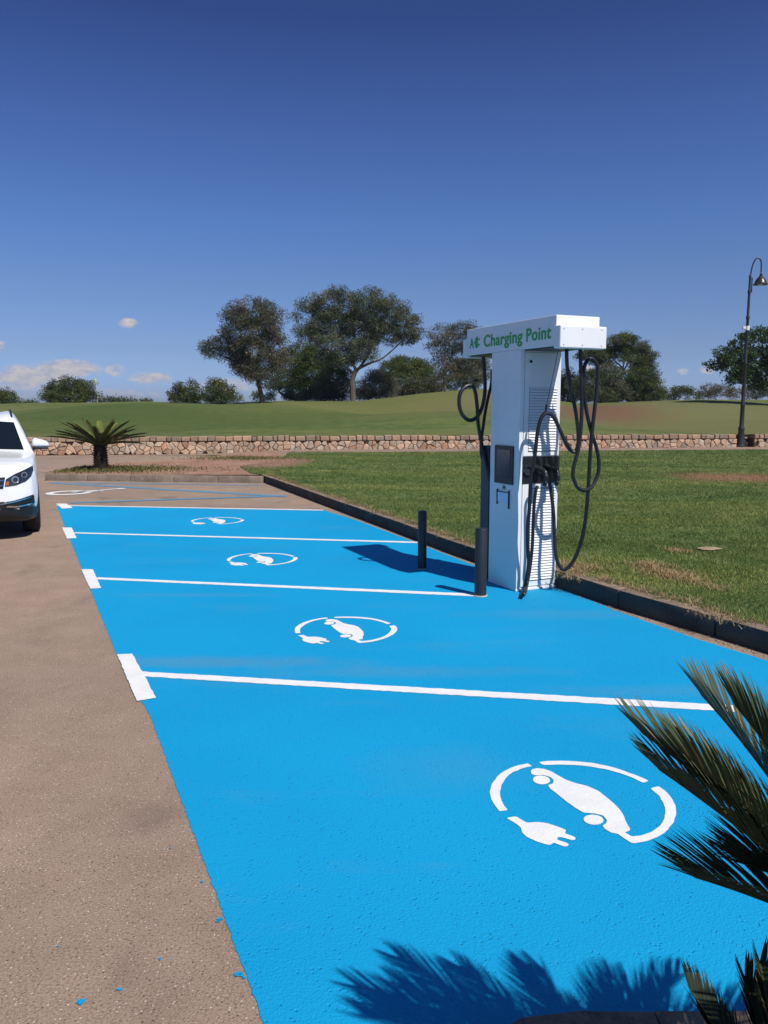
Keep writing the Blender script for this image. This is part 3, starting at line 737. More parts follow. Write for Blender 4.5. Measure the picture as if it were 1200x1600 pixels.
wall_piece('stone_wall', notch1, notch1+10, 0, 'short stretch of low stone wall at the right picture edge, right of the lamp', 5)
wall_piece('stone_wall', notch0-.02, notch1+.02, .44, 'recessed bit of stone wall directly behind the street lamp foot', 9, .60)

# ------------------------------------------------------------------ street lamp
lb = WL0+wd*((notch0+notch1)/2-.12)+wn*.10
r = empty('street_lamp', (lb.x, lb.y, 0)); tag(r, 'tall black street lamp with swan neck arm and bell shade, standing at the stone wall', 'street lamp')
mb = MB(); mb.bbox(-.32, .42, -.38, .30, -.02, .13, .015); mb.build('plinth', M['concrete'], r)
LH = 6.85
LZ = 1.043
mb = MB(); mb.lathe([(.21, .13), (.21, .17), (.17, .20), (.15, .28), (.13, .50), (.105, .75), (.12, .78), (.12, .82), (.085, .88), (.075, 1.6), (.085, 1.62), (.085, 1.68), (.07, 1.72), (.062, 3.1), (.075, 3.12), (.075, 3.18), (.058, 3.22), (.05, 4.7), (.066, 4.73), (.066, 4.80), (.048, 4.84), (.045, 5.6), (.06, 5.62), (.06, 5.70), (.043, 5.74), (.04, 6.15), (.05, 6.2), (.03, 6.25)], 16)
mb.build('pole', M['lampiron'], r, True)
hk = [(0, 0, 6.15), (.03, 0, 6.4), (.09, 0, 6.65), (.20, 0, 6.82), (.33, 0, 6.80), (.39, 0, 6.66), (.40, 0, 6.42), (.40, 0, 6.33)]
mb = MB(); mb.tube(catmull([(p[0]*.98, p[1], p[2]) for p in hk], 6), .026, 8); mb.tube([(.08, 0, 6.15), (.08, 0, 5.65)], .02, 6); mb.tube([(0, 0, 5.75), (.08, 0, 5.75)], .015, 6); mb.tube([(0, 0, 6.12), (.08, 0, 6.12)], .015, 6)
mb.build('swan_neck', M['lampiron'], r, True)
Mt = Matrix.Translation((.40, 0, 5.93)) @ Matrix.Scale(.80, 4)
mb = MB(); mb.lathe([(.04, .47), (.06, .45), (.07, .36), (.12, .31), (.19, .22), (.25, .12), (.27, .05), (.33, .0), (.33, -.025), (.27, 0.01)], 24, Mt); ls = mb.build('lamp_shade', M['lampshade'], r, True)
mb = MB(); mb.lathe([(.02, .02), (.13, .0), (.12, -.04), (.05, -.06)], 16, Mt); mb.build('lamp_glass', M['twhite'], r, True)
mb = MB(); mb.lathe([(.085, 4.32), (.085, 4.47)], 14); mb.bbox(-.17, .0, -.05, .05, 4.35, 4.45, .01); mb.build('sensor_box', M['twhite'], r, True)

for ch_ in r.children:
    if ch_.name.split('.')[0] != 'plinth': ch_.data.transform(Matrix.Diagonal((1, 1, LZ, 1)))

# ------------------------------------------------------------------ golf flag
fb = atY(152, 631, 70); r = empty('golf_flag', (fb.x, fb.y, float(terr(fb.x, fb.y)))); tag(r, 'small yellow golf flag on a thin pole behind the round bush', 'flag')
mb = MB(); mb.tube([(0, 0, 0), (0, 0, 2.25)], .012, 6); mb.build('flag_pole', M['twhite'], r)
vs = []; fs = []
for i in range(8):
    for j in range(6):
        vs.append((-.02-.34*i/7*(1-.35*j/5)*.55-.0, .05*math.sin(i*1.1+j*.4), 2.22-.5*j/5-.10*i/7)); 
vs += [(a, b+.006, c) for a, b, c in vs]
fs = [(i*6+j, i*6+j+1, i*6+j+7, i*6+j+6) for i in range(7) for j in range(5)]; fs += [tuple(k+48 for k in f[::-1]) for f in fs]
pymesh('flag_cloth', vs, fs, M['yellow'], r, world=False)

# ------------------------------------------------------------------ trees
BARK = m_bark('grey_brown_bark', (.16, .12, .095)); BARKP = m_bark('pale_bark', (.15, .12, .10)); LEAF = m_leaf('tree_leaf', .36)
def tree(name, lab, cat, Y, base, blobs, pal, trunk=(), leaf=.10, dens=1.0, group=None, limbs=True, tr=.16, bark=None, clump=.45, flat=1.0, asp=.45, depthk=.9, hollow=.5):
    """blobs: crown masses (px,py,rx,ry) measured on the photo, turned into spheroids round the tree's own distance"""
    k = Y/F; b = atY(base[0], base[1], Y); zt = float(terr(b.x, b.y)) if Y > 31 else 0
    root = empty(name, (b.x, b.y, zt)); tag(root, lab, cat, group)
    cs = []
    for (px, py, rx, ry) in blobs:
        c = atY(px, py, Y); c.y += random.uniform(-.5, .5)*rx*k*depthk
        cs.append((c, rx*k, ry*k))
    vs, cols = [], []
    for (c, rx, ry) in cs:
        rdep = max(rx*.9, ry*.8)*depthk
        ncl = max(6, int(dens*8.5*(rx*ry+rx*rdep+ry*rdep)/(clump*clump)*.35))
        for _ in range(ncl):
            d = Vector((random.gauss(0, 1), random.gauss(0, 1), random.gauss(0, 1))).normalized(); q = random.uniform(hollow, 1.18)**.8
            cc = c+Vector((d.x*rx*q, d.y*rdep*q, d.z*ry*q)); g = random.random(); pc_ = pal[min(len(pal)-1, int(g*len(pal)))]; cr = clump*random.uniform(.4, 1.2); tone = random.uniform(.75, 1.25)
            nl = int(95*dens*(cr/clump)**2*(clump/.45)**2*(.14/leaf)**1.6)+6
            p = np.random.default_rng(random.randrange(1 << 30)).normal(0, 1, (nl, 3)); p /= np.linalg.norm(p, axis=1)[:, None]+1e-6
            p *= (rng.random(nl)**.45)[:, None]*cr; p[:, 2] *= .75*flat
            pos_ = p+np.array([cc.x, cc.y, cc.z])
            a1 = rng.normal(0, 1, (nl, 3)); a1 += p/cr*1.1; a1[:, 2] += .35; a1 /= np.linalg.norm(a1, axis=1)[:, None]
            a2 = np.cross(a1, rng.normal(0, 1, (nl, 3))); a2 /= np.linalg.norm(a2, axis=1)[:, None]+1e-6
            sz = leaf*rng.uniform(.6, 1.35, nl)[:, None]
            quad = np.stack([pos_-a2*sz*asp*.5, pos_+a1*sz*.5-a2*sz*asp*.1, pos_+a1*sz, pos_+a1*sz*.4+a2*sz*asp*.6], 1)
            vs.append(quad.reshape(-1, 3)); cl_ = np.array(pc_)*tone*rng.uniform(.75, 1.3, (nl, 1)); cols.append(np.repeat(np.concatenate([cl_, np.ones((nl, 1))], 1), 4, 0))
    v = np.concatenate(vs); c_ = np.concatenate(cols); f = np.arange(len(v)).reshape(-1, 4)
    npmesh('crown', v, f, LEAF, root, col=c_)
    mb = MB()
    tp = [atY(px, py, Y) for px, py in trunk] if trunk else [b, b.lerp(cs[0][0], .5)]
    tp[0].z = zt-.1; tp[0].x = b.x
    pts = catmull(tp, 5); n = len(pts); mb.tube(pts, [tr*(1.25 if i == 0 else 1)*(1-.35*i/n) for i in range(n)], 9)
    if limbs:
        top = tp[-1]; order = sorted(cs, key=lambda q: (q[0]-top).length); mains = []; nodes = []
        for q in order[::-1]:
            a_ = math.atan2(q[0].x-top.x, q[0].z-top.z)
            if len(mains) < 5 and all(abs(a_-b_) > .42 for b_, _ in mains): mains.append((a_, q))
        def limb(st, c, r0, r1, sag):
            mid = st.lerp(c, .5)+Vector((random.uniform(-.15, .15), random.uniform(-.25, .25), -sag*(c-st).length)); q1 = st.lerp(c, .25)+Vector((random.uniform(-.1, .1), 0, -sag*.5*(c-st).length))
            pts = catmull([st, q1, mid, c], 6); n = len(pts); mb.tube(pts, [max(.012, r0+(r1-r0)*k_/n) for k_ in range(n)], 7); nodes.extend([(p, max(.02, r0+(r1-r0)*k_/n)) for k_, p in enumerate(pts)][3:])
        for n_, (a_, (c, rx, ry)) in enumerate(mains): limb(tp[-1] if n_ % 2 == 0 else tp[-1].lerp(tp[-2], .35), c, tr*.50, tr*.10, random.uniform(.02, .12))
        for (c, rx, ry) in order:
            if any(q is c for _, (q, _a, _b) in mains): continue
            nd = min(nodes, key=lambda q: (q[0]-c).length+.25*abs(q[0].z-c.z)); limb(nd[0], c, nd[1]*.7, tr*.07, .05)
        for (c, rx, ry) in cs:
            for _ in range(5):
                ed = c+Vector((random.uniform(-1, 1)*rx, random.uniform(-1, 1)*rx*.8, random.uniform(-.8, 1)*ry))*.9
                nd = min(nodes, key=lambda q: (q[0]-ed).length); q = catmull([nd[0], nd[0].lerp(ed, .5)+Vector((random.uniform(-.2, .2), random.uniform(-.2, .2), -.1)), ed], 4); mb.tube(q, [max(.010, tr*.12*(1-.8*i/len(q))) for i in range(len(q))], 5)
    mb.build('trunk', bark or BARK, root, True, world=True)
    return root
OLIVE = [(.095, .115, .062), (.13, .145, .085), (.175, .18, .12), (.07, .088, .048)]
BROWNY = [(.125, .118, .080), (.15, .13, .095), (.095, .105, .062), (.175, .145, .11), (.075, .09, .05)]
PINE = [(.060, .088, .022), (.095, .125, .028), (.15, .165, .035), (.045, .065, .018)]
DARKP = [(.058, .078, .028), (.080, .102, .036), (.105, .125, .046)]
GREYG = [(.15, .145, .108), (.115, .12, .078), (.18, .165, .13)]
BRIGHT = [(.045, .085, .032), (.062, .112, .040), (.09, .145, .05), (.034, .062, .024)]
tree('olive_tree', 'tall olive tree with leaning trunk, its crown jutting left, left of the biggest tree', 'tree', 50, (411, 636),
     [(395, 490, 34, 20), (422, 502, 18, 26), (366, 492, 20, 20), (385, 520, 34, 20), (341, 542, 24, 15), (325, 545, 10, 10), (367, 552, 22, 16), (395, 552, 32, 24), (425, 545, 22, 30), (438, 568, 16, 24), (400, 580, 26, 14), (378, 572, 14, 12), (420, 592, 22, 14), (350, 520, 8, 10)],
     BROWNY, [(411, 636), (407, 612), (402, 590), (400, 568)], .13, 1.25, tr=.16, bark=BARK, clump=.42)
tree('wild_olive_tree', 'biggest tree on the rise, broad grey green crown on spreading open limbs', 'tree', 60, (551, 625),
     [(487, 497, 24, 26), (512, 478, 28, 20), (545, 480, 30, 24), (520, 510, 36, 24), (578, 474, 28, 18), (600, 492, 34, 24), (628, 498, 26, 20), (648, 515, 13, 20), (560, 512, 36, 26), (598, 522, 30, 16), (480, 522, 15, 14), (520, 538, 24, 15), (535, 556, 20, 13), (567, 540, 22, 12), (630, 528, 18, 10), (519, 457, 6, 8), (548, 560, 18, 10), (575, 556, 14, 8), (505, 562, 14, 8), (581, 461, 6, 8), (615, 470, 7, 9)],
     OLIVE, [(551, 625), (551, 608), (550, 596), (556, 578)], .14, 1.2, tr=.24, bark=BARKP, clump=.45)
tree('grey_olive_tree', 'greyish brown tree partly hidden behind the charging column, on top of the mound', 'tree', 58, (696, 611),
     [(688, 522, 22, 16), (715, 516, 22, 14), (735, 530, 22, 22), (690, 545, 24, 16), (716, 556, 24, 24), (745, 560, 20, 24), (694, 568, 18, 14), (700, 586, 14, 10)], GREYG+BROWNY, [(695, 611), (694, 595), (694, 580)], .13, .95, tr=.11, bark=BARKP)
tree('stone_pine', 'bushy yellowish green pine filling the gap between the two tall trees', 'tree', 68, (480, 624),
     [(470, 552, 26, 16), (455, 572, 24, 18), (495, 562, 26, 16), (480, 585, 34, 20), (510, 575, 18, 16), (450, 598, 22, 14), (438, 603, 14, 7), (490, 606, 34, 14), (525, 565, 12, 10)], PINE, [(432, 626), (436, 612), (455, 590)], .16, 1.35, tr=.12, bark=BARK, clump=.5)
tree('dark_shrub', 'dark green shrub between the pine and the biggest tree trunk', 'shrub', 64, (522, 625), [(520, 595, 24, 20), (505, 610, 20, 14), (538, 604, 14, 18), (525, 578, 14, 10), (510, 618, 30, 9), (470, 616, 26, 9)], DARKP+OLIVE, [], .14, 1.35, tr=.08)
tree('grey_shrub', 'round grey green shrub just right of the biggest tree trunk', 'shrub', 63, (588, 622), [(588, 602, 26, 18), (572, 612, 15, 10), (604, 610, 15, 12), (590, 590, 16, 10), (566, 617, 22, 7)], GREYG, [], .12, 1.35, tr=.06)
tree('spreading_pine', 'wide bright green pine behind the right end of the biggest tree', 'tree', 70, (640, 620), [(632, 568, 28, 10), (612, 580, 22, 12), (650, 578, 28, 14), (632, 592, 34, 16), (662, 596, 22, 16), (600, 590, 12, 8)], PINE, [(655, 616), (652, 600), (650, 590)], .15, 1.35, tr=.12, clump=.5)
tree('low_dark_shrub', 'low dark shrubs at the foot of the wide bright green pine', 'shrub', 66, (640, 618), [(625, 610, 22, 9), (655, 606, 24, 11), (680, 600, 18, 14), (706, 598, 16, 12), (730, 594, 22, 14), (612, 614, 20, 6), (745, 580, 20, 24), (722, 575, 16, 18)], DARKP+BROWNY, [], .14, 1.35, tr=.06)
tree('round_bush', 'big round dark green bush on the left skyline behind the yellow flag', 'bush', 62, (111, 634), [(108, 604, 26, 13), (90, 615, 20, 14), (130, 612, 22, 14), (112, 620, 34, 14), (80, 624, 10, 7), (143, 618, 9, 10)], PINE+DARKP+DARKP, [], .15, 1.2, tr=.08, clump=.42)
tree('hedge_bush', 'bush at the far left skyline, above the white car', 'bush', 66, (6, 634), [(2, 618, 18, 9), (-20, 616, 26, 12), (10, 624, 16, 8), (25, 627, 7, 5)], PINE+DARKP, [], .15, 1.1, tr=.08, clump=.42)
tree('dome_bush', 'dark green bush left of the leaning tree, left one of a touching pair', 'bush', 60, (292, 636), [(290, 607, 18, 11), (278, 617, 15, 11), (302, 616, 17, 13), (267, 619, 6, 6), (292, 624, 24, 9)], PINE+DARKP+DARKP, [], .15, 1.1, tr=.08, clump=.40)
tree('dome_bush', 'dark green bush left of the leaning tree, right one of a touching pair', 'bush', 59, (347, 636), [(338, 604, 15, 11), (350, 612, 19, 12), (332, 618, 13, 11), (366, 620, 9, 10), (350, 624, 22, 9)], PINE+DARKP+DARKP, [], .15, 1.1, tr=.08, clump=.40)
tree('small_shrub', 'small pale green shrub in the gap right of the pair of bushes', 'shrub', 64, (410, 628), [(412, 622, 18, 6), (402, 618, 7, 6), (425, 620, 8, 5)], PINE, [], .12, 1.0, tr=.05, clump=.35)
tree('umbrella_pine', 'tall pine right of the charging column with flat layered crown', 'tree', 66, (985, 630),
     [(950, 540, 20, 8), (972, 530, 20, 7), (997, 542, 18, 9), (1012, 556, 13, 9), (968, 550, 28, 7), (925, 556, 26, 7), (988, 562, 20, 6), (1014, 570, 12, 7), (940, 568, 20, 5), (1000, 573, 14, 5)], PINE+DARKP+DARKP, [(968, 630), (968, 600), (975, 578)], .15, 1.5, tr=.17, clump=.42)
tree('bushy_pine', 'dense dark lower pine under the right half of the tall pine', 'tree', 64, (1005, 630), [(1002, 592, 26, 15), (990, 606, 26, 16), (1018, 610, 17, 14), (1008, 622, 24, 7), (1030, 620, 8, 7)], DARKP+OLIVE+PINE, [], .15, 1.6, tr=.10)
tree('bushy_pine', 'dense dark grey green pine seen through the hanging cables', 'tree', 63, (940, 632), [(950, 590, 24, 18), (925, 598, 24, 20), (960, 608, 22, 16), (935, 618, 30, 12), (905, 605, 16, 18), (968, 620, 14, 9)], DARKP+GREYG+OLIVE, [], .15, 1.6, tr=.10)
tree('bushy_pine', 'dark bushy tree directly behind the charging column, low on the right slope', 'tree', 68, (880, 630), [(880, 600, 20, 18), (862, 608, 20, 16), (892, 618, 18, 12), (840, 612, 20, 12)], DARKP+BROWNY, [], .15, 1.35, tr=.10)
tree('skyline_shrub', 'low green shrub on the right skyline, just right of the tall pine', 'shrub', 80, (1062, 628), [(1060, 614, 13, 9), (1075, 616, 13, 9), (1048, 619, 12, 8), (1088, 621, 7, 5)], PINE+DARKP, [], .16, 1.1, tr=.06)
tree('skyline_shrub', 'brownish shrub on the right skyline between the green shrub and the lamp', 'shrub', 74, (1122, 628), [(1110, 610, 16, 9), (1128, 613, 16, 10), (1098, 617, 12, 8), (1148, 615, 13, 9)], BROWNY+GREYG, [], .14, 1.1, tr=.06)
tree('skyline_shrub', 'brownish green shrub under the leafy tree, right of the street lamp', 'shrub', 74, (1185, 628), [(1180, 612, 18, 12), (1200, 610, 16, 12), (1220, 614, 22, 14)], BROWNY+OLIVE, [], .14, 1.1, tr=.06)
tree('fig_tree', 'broad leafy bright green tree behind the street lamp at the right picture edge', 'tree', 48, (1216, 644),
     [(1178, 530, 20, 12), (1195, 520, 14, 8), (1150, 545, 20, 12), (1130, 556, 16, 10), (1120, 572, 13, 9), (1148, 570, 20, 13), (1180, 560, 26, 18), (1172, 585, 26, 12), (1148, 588, 14, 8), (1210, 545, 26, 24), (1205, 580, 30, 20), (1240, 560, 28, 34), (1265, 585, 24, 24), (1190, 600, 18, 8)],
     BRIGHT, [(1216, 644), (1214, 620), (1210, 598)], .17, 1.0, tr=.18, clump=.36, asp=.7, hollow=.4)
for i, (px, py, rx, ry, Y, lab) in enumerate([(170, 626, 14, 4, 120, 'nearest the round bush'), (196, 625.5, 14, 4, 125, 'second from the round bush'), (228, 627, 8, 3, 140, 'tiny one standing alone'), (45, 630, 12, 2.5, 120, 'left of the round bush')]):
    tree('far_bush', 'low far off bush on the left skyline, '+lab, 'bush', Y, (px, py+5), [(px, py, rx, ry), (px-rx*.6, py+1.5, rx*.5, ry*.8), (px+rx*.6, py+1.5, rx*.5, ry*.7)], DARKP, [], .3, .8, tr=.1, clump=.8, limbs=False, group='far bushes on the skyline')
for i, (px, py, Y) in enumerate([(1420, 560, 50), (-200, 600, 60), (1600, 585, 58)]):
    pass

# ------------------------------------------------------------------ cycads
FROND = m_leaf('cycad_frond', .12, .55, .22); CTR = m_bark('cycad_trunk', (.045, .033, .025))
def frond(parent, c, tip, arch, Lf, n, wid, colr, droop=0., twist=0.0, dihedral=.45, rachis=.006, world=True, fa=56):
    c = Vector(c); tip = Vector(tip); mid = (c+tip)/2+Vector((0, 0, arch))
    def B(t): return c*(1-t)**2+mid*2*t*(1-t)+tip*t*t
    def T(t): return ((mid-c)*(1-t)+(tip-mid)*t).normalized()
    vs, fs, cl = [], [], []
    def add(p, q, col_): vs.append(p); cl.append((*col_, 1))
    for i in range(n):
        t = .10+.90*(i/(n-1))**.95
        p = B(t); tg = T(t); sd_ = tg.cross(Vector((0, 0, 1)))
        if sd_.length < .1: sd_ = tg.orthogonal()
        sd_.normalize(); up = sd_.cross(tg).normalized()
        if twist: sd_, up = sd_*math.cos(twist)+up*math.sin(twist), up*math.cos(twist)-sd_*math.sin(twist)
        env = min(1, .35+t*3.2)*(1-.50*max(0, (t-.62)/.38)**1.5)
        for s_ in (-1, 1):
            ang = R(fa-.42*fa*t+random.uniform(-4, 4)); L_ = Lf*env*random.uniform(.93, 1.05)
            d = (tg*math.cos(ang)+(sd_*s_*math.cos(dihedral)+up*math.sin(dihedral))*math.sin(ang)).normalized()
            wv = tg.cross(d).cross(d).normalized()*wid/2 if tg.cross(d).length > 1e-4 else sd_*wid/2
            g = random.uniform(.6, 1.45); cc = (colr[0]*g*random.uniform(.9, 1.25), colr[1]*g, colr[2]*g); b0 = len(vs)
            if random.random() < .035: cc = (.20, .15, .07)
            dr = Vector((0, 0, -droop*L_)) + (tg*.12*L_)
            for (q, ww) in ((0, .75), (.35, 1.0), (.72, .72)):
                o_ = p+d*L_*q+dr*q*q; add(o_-wv*ww, 0, cc); add(o_+wv*ww, 0, cc)
            tc_ = tuple(min(1, x*1.5+.01) for x in cc); add(p+d*L_+dr, 0, tc_)
            fs += [(b0, b0+1, b0+3, b0+2), (b0+2, b0+3, b0+5, b0+4), (b0+4, b0+5, b0+6)]
    mb = MB(); mb.tube([B(k/14) for k in range(15)], [rachis*(1-.7*k/14) for k in range(15)], 6)
    b0 = len(vs); vs += mb.v; cl += [(.10, .105, .03, 1)]*len(mb.v); fs += [tuple(i+b0 for i in f) for f in mb.f]
    return pymesh('frond', vs, fs, FROND, parent, world=world, col=cl)
def cyc_trunk(root, base, r0, r1, h, rows_=9):
    mb = MB(); mb.lathe([(r0*1.05, -.03), (r0*.95, h*.2), (r0*.98, h*.6), (r1*1.05, h*.85), (r1*.7, h)], 16)
    for j in range(rows_):                                  # stubs of cut leaf bases
        m_ = 15
        for k in range(m_):
            a = 2*math.pi*(k+.5*(j % 2))/m_; z = h*(j+.5)/rows_; rr = (r0+(r1-r0)*z/h)*1.0
            d = Vector((math.cos(a), math.sin(a), .7)).normalized(); p = Vector((math.cos(a)*rr*.9, math.sin(a)*rr*.9, z))
            mb.tube([p, p+d*r0*.38], [r0*.15, r0*.07], 5)
    return mb.build('trunk', CTR, root)
# near palm, its crown outside the frame to the right
cr = Vector((.91, 1.35, .66)); r = empty('sago_palm', (cr.x, cr.y, .12)); tag(r, 'sago palm close to the camera, its dark fronds reaching in from the right edge', 'palm', None)
cyc_trunk(r, cr, .13, .11, cr.z-.12+.02)
def tz(px, py, z): q = at(px, py, z); return q
def sh(px, py, z): q = at(px, py, 0); k = z/math.tan(SUN_EL); return Vector((q.x-math.sin(SUN_TRAVEL)*k, q.y-math.cos(SUN_TRAVEL)*k, z))
DG = (.042, .064, .026)
near = [ # tip, arch
 (tz(960, 1105, 1.08), .04), (tz(985, 1165, 1.02), .03), (tz(1063, 1038, 1.13), .06), (tz(1120, 1052, 1.16), .07), (tz(1030, 1348, .78), .02), (tz(1115, 1318, .80), .05), (sh(690, 1488, 1.10), .03),
 (sh(525, 1572, 1.10), .04), (sh(805, 1484, 1.10), .03), (sh(835, 1490, 1.04), .03), (sh(950, 1502, 1.05), .03), (sh(982, 1515, 1.08), .03), (sh(1052, 1538, 1.0), .04)]
near += [(Vector(q), .05) for q in ((1.3, 1.75, 1.0), (1.12, 1.60, 1.12), (1.5, 1.0, 1.1), (1.4, 1.4, 1.25), (1.0, .8, 1.15), (.72, .92, .92), (1.55, 1.5, 1.0), (1.2, 1.3, 1.3), (1.25, .95, 1.25), (1.0, 1.5, 1.28))]
near += [(Vector((1.75, 1.3, 1.0)), .15), (Vector((1.7, .95, .98)), .15), (Vector((1.5, .7, 1.0)), .15), (Vector((1.15, .45, 1.0)), .15), (Vector((1.62, 1.65, .95)), .15), (Vector((1.3, 1.1, 1.5)), .05), (Vector((1.05, 1.0, 1.42)), .05)]
def shadow_px(q):
    k = q.z/math.tan(SUN_EL); x, y = q.x+math.sin(SUN_TRAVEL)*k, q.y+math.cos(SUN_TRAVEL)*k
    d = y*cp+H*sp; return 600+F*x/d, 800+F*(H*cp-y*sp)/d
for i, (tp, ar) in enumerate(near):
    lim = (1484 if shadow_px(tp)[0] < 880 else 1505) if i < 14 else 1560
    while i >= 7 and shadow_px(tp)[1] < lim and tp.z > .7: tp.z -= .02
    tp = cr+(tp-cr)*(1-.07/(tp-cr).length)
    frond(r, cr, tp, ar, .168, 68, .0047, DG, droop=.05, dihedral=.7, rachis=.0055, fa=42)
pr = empty('palm_sucker', (.75, 1.30, .12)); tag(pr, 'small young sago palm sprouting at the bottom right corner beside the big one', 'palm')
pc2 = Vector((.75, 1.30, .25)); cyc_trunk(pr, pc2, .07, .06, .14, 4)
for tp, ar in [(tz(1078, 1545, .50), .03), (tz(1092, 1575, .46), .02), (tz(1188, 1506, .58), .03), (tz(1165, 1530, .52), .02), (Vector((1.05, 1.6, .5)), .05), (Vector((1.1, 1.3, .5)), .05), (Vector((.95, 1.0, .5)), .05), (Vector((.7, .98, .45)), .05), (tz(1230, 1500, .55), .04)]:
    frond(pr, pc2, tp, ar, .10, 50, .005, (.022, .034, .016), droop=.02, dihedral=.7, rachis=.0045, fa=40)  # darker frond green: shade at the big palm's foot put into the colour
# island palm
ib = at(158, 733.5, .12); r = empty('sago_palm', (ib.x, ib.y, .12)); tag(r, 'sago palm with dark shaggy trunk standing on the far kerbed island by the road', 'palm', None)
cyc_trunk(r, ib, .155, .14, .60, 10)
ict = Vector((ib.x, ib.y, .70))
for i in range(30):
    a = 2*math.pi*i*.618+.4; lay = i/30; el = R(66-60*lay**.8+random.uniform(-4, 4)); L_ = random.uniform(1.05, 1.28)*(1 if lay > .2 else .78)
    tip = ict+Vector((math.cos(a)*math.cos(el), math.sin(a)*math.cos(el), math.sin(el)*.72))*L_
    g = (.15, .18, .04) if lay < .2 else ((.06, .08, .022) if lay < .45 else (.030, .044, .018))
    frond(r, ict, tip, .05+.05*lay, .17, 40, .016, g, droop=.05, rachis=.012, dihedral=.6, fa=46)

# ------------------------------------------------------------------ near planter (camera side)
pk = [Vector((3.4, 1.72, 0)), at(1100, 1585, .0)*0+Vector((1.6, 1.83, 0)), Vector((.767, 1.825, 0)), Vector((.42, 1.83, 0)), Vector((.25, 1.775, 0)), Vector((.14, 1.62, 0)), Vector((.10, 1.35, 0)), Vector((.10, -1.5, 0))]
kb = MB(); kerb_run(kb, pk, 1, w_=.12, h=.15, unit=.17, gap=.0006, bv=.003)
o = kb.build('planter_kerb', M['kerb_shade'], world=True, smooth=True); o['kind'] = 'structure'  # same darkened concrete, its colour carrying the shade under the fronds
sheet('planter_soil', [Vector((3.4, 1.6, 0)), Vector((.78, 1.71, 0)), Vector((.44, 1.71, 0)), Vector((.31, 1.66, 0)), Vector((.24, 1.55, 0)), Vector((.21, 1.3, 0)), Vector((.21, -1.5, 0)), Vector((3.4, -1.5, 0))], .115, M['darkearth'])

# ------------------------------------------------------------------ bollards
def bollard(px, py, lab, h=.60, rad=.052):
    p = at(px, py); r = empty('bollard', (p.x, p.y, .004)); tag(r, lab, 'bollard', 'black bollards guarding the charging column')
    mb = MB(); mb.lathe([(rad, .0), (rad, h-.012), (rad*.93, h-.002), (rad*.5, h+.002)], 24); mb.build('post', M['gunmetal'], r, True)
    mb = MB(); mb.lathe([(rad*1.22, .0), (rad*1.18, .006), (rad*1.0, .008)], 24); mb.build('base_ring', M['concrete'], r, True)
    return r
bollard(750.5, 931, 'black steel bollard right in front of the left side of the charging column', .60, .053)
bollard(659.5, 889, 'free standing black steel bollard at the lawn kerb, farther from the charging column', .60, .045)

# ------------------------------------------------------------------ charging station (local x: across end face, y: away, z: up)
ch = empty('charging_station', (N0.x, N0.y, .004), -KA)
tag(ch, 'white T shaped electric car charging column with green lettering and black hanging cables', 'charging station')
W_, D_ = .435, .47
mb = MB(); mb.bbox(0, .040, 0, D_, 0, 2.14, .004); mb.bbox(.0405, W_, .012, D_, .0, 2.14, .004)
mb.bbox(-.004, W_+.003, -.003, D_+.003, 0, .02, .003)
mb.build('column', M['metal'], ch)
mb = MB(); mb.bbox(0.001, W_+.004, -.49, .93, 2.14, 2.385, .006); body = mb.build('canopy', M['metal'], ch)
for ya, yb in ((-.465, -.01), (D_+.01, .905)):
    mb = MB(); mb.box(.03, W_-.03, ya, yb, 2.130, 2.1395); mb.build('underside_panel', M['gunmetal'], body)
for (y0, y1) in ((-.555, -.465), (.905, .995)):
    mb = MB(); mb.bbox(-.006, W_+.03, y0, y1, 2.118, 2.30, .012, 3); ec = mb.build('end_cover', M['metal'], ch)
    yy = y0-.001 if y0 < 0 else y1+.001
    for xx in (.03, .215, .41):
        for zz in (2.145, 2.272):
            Mx = Matrix.Translation((xx, yy, zz)) @ Matrix.Rotation(R(90), 4, 'X'); mb = MB(); mb.lathe([(.005, -.002), (.005, .002)], 8, Mx); mb.build('screw', M['steel'], ec)
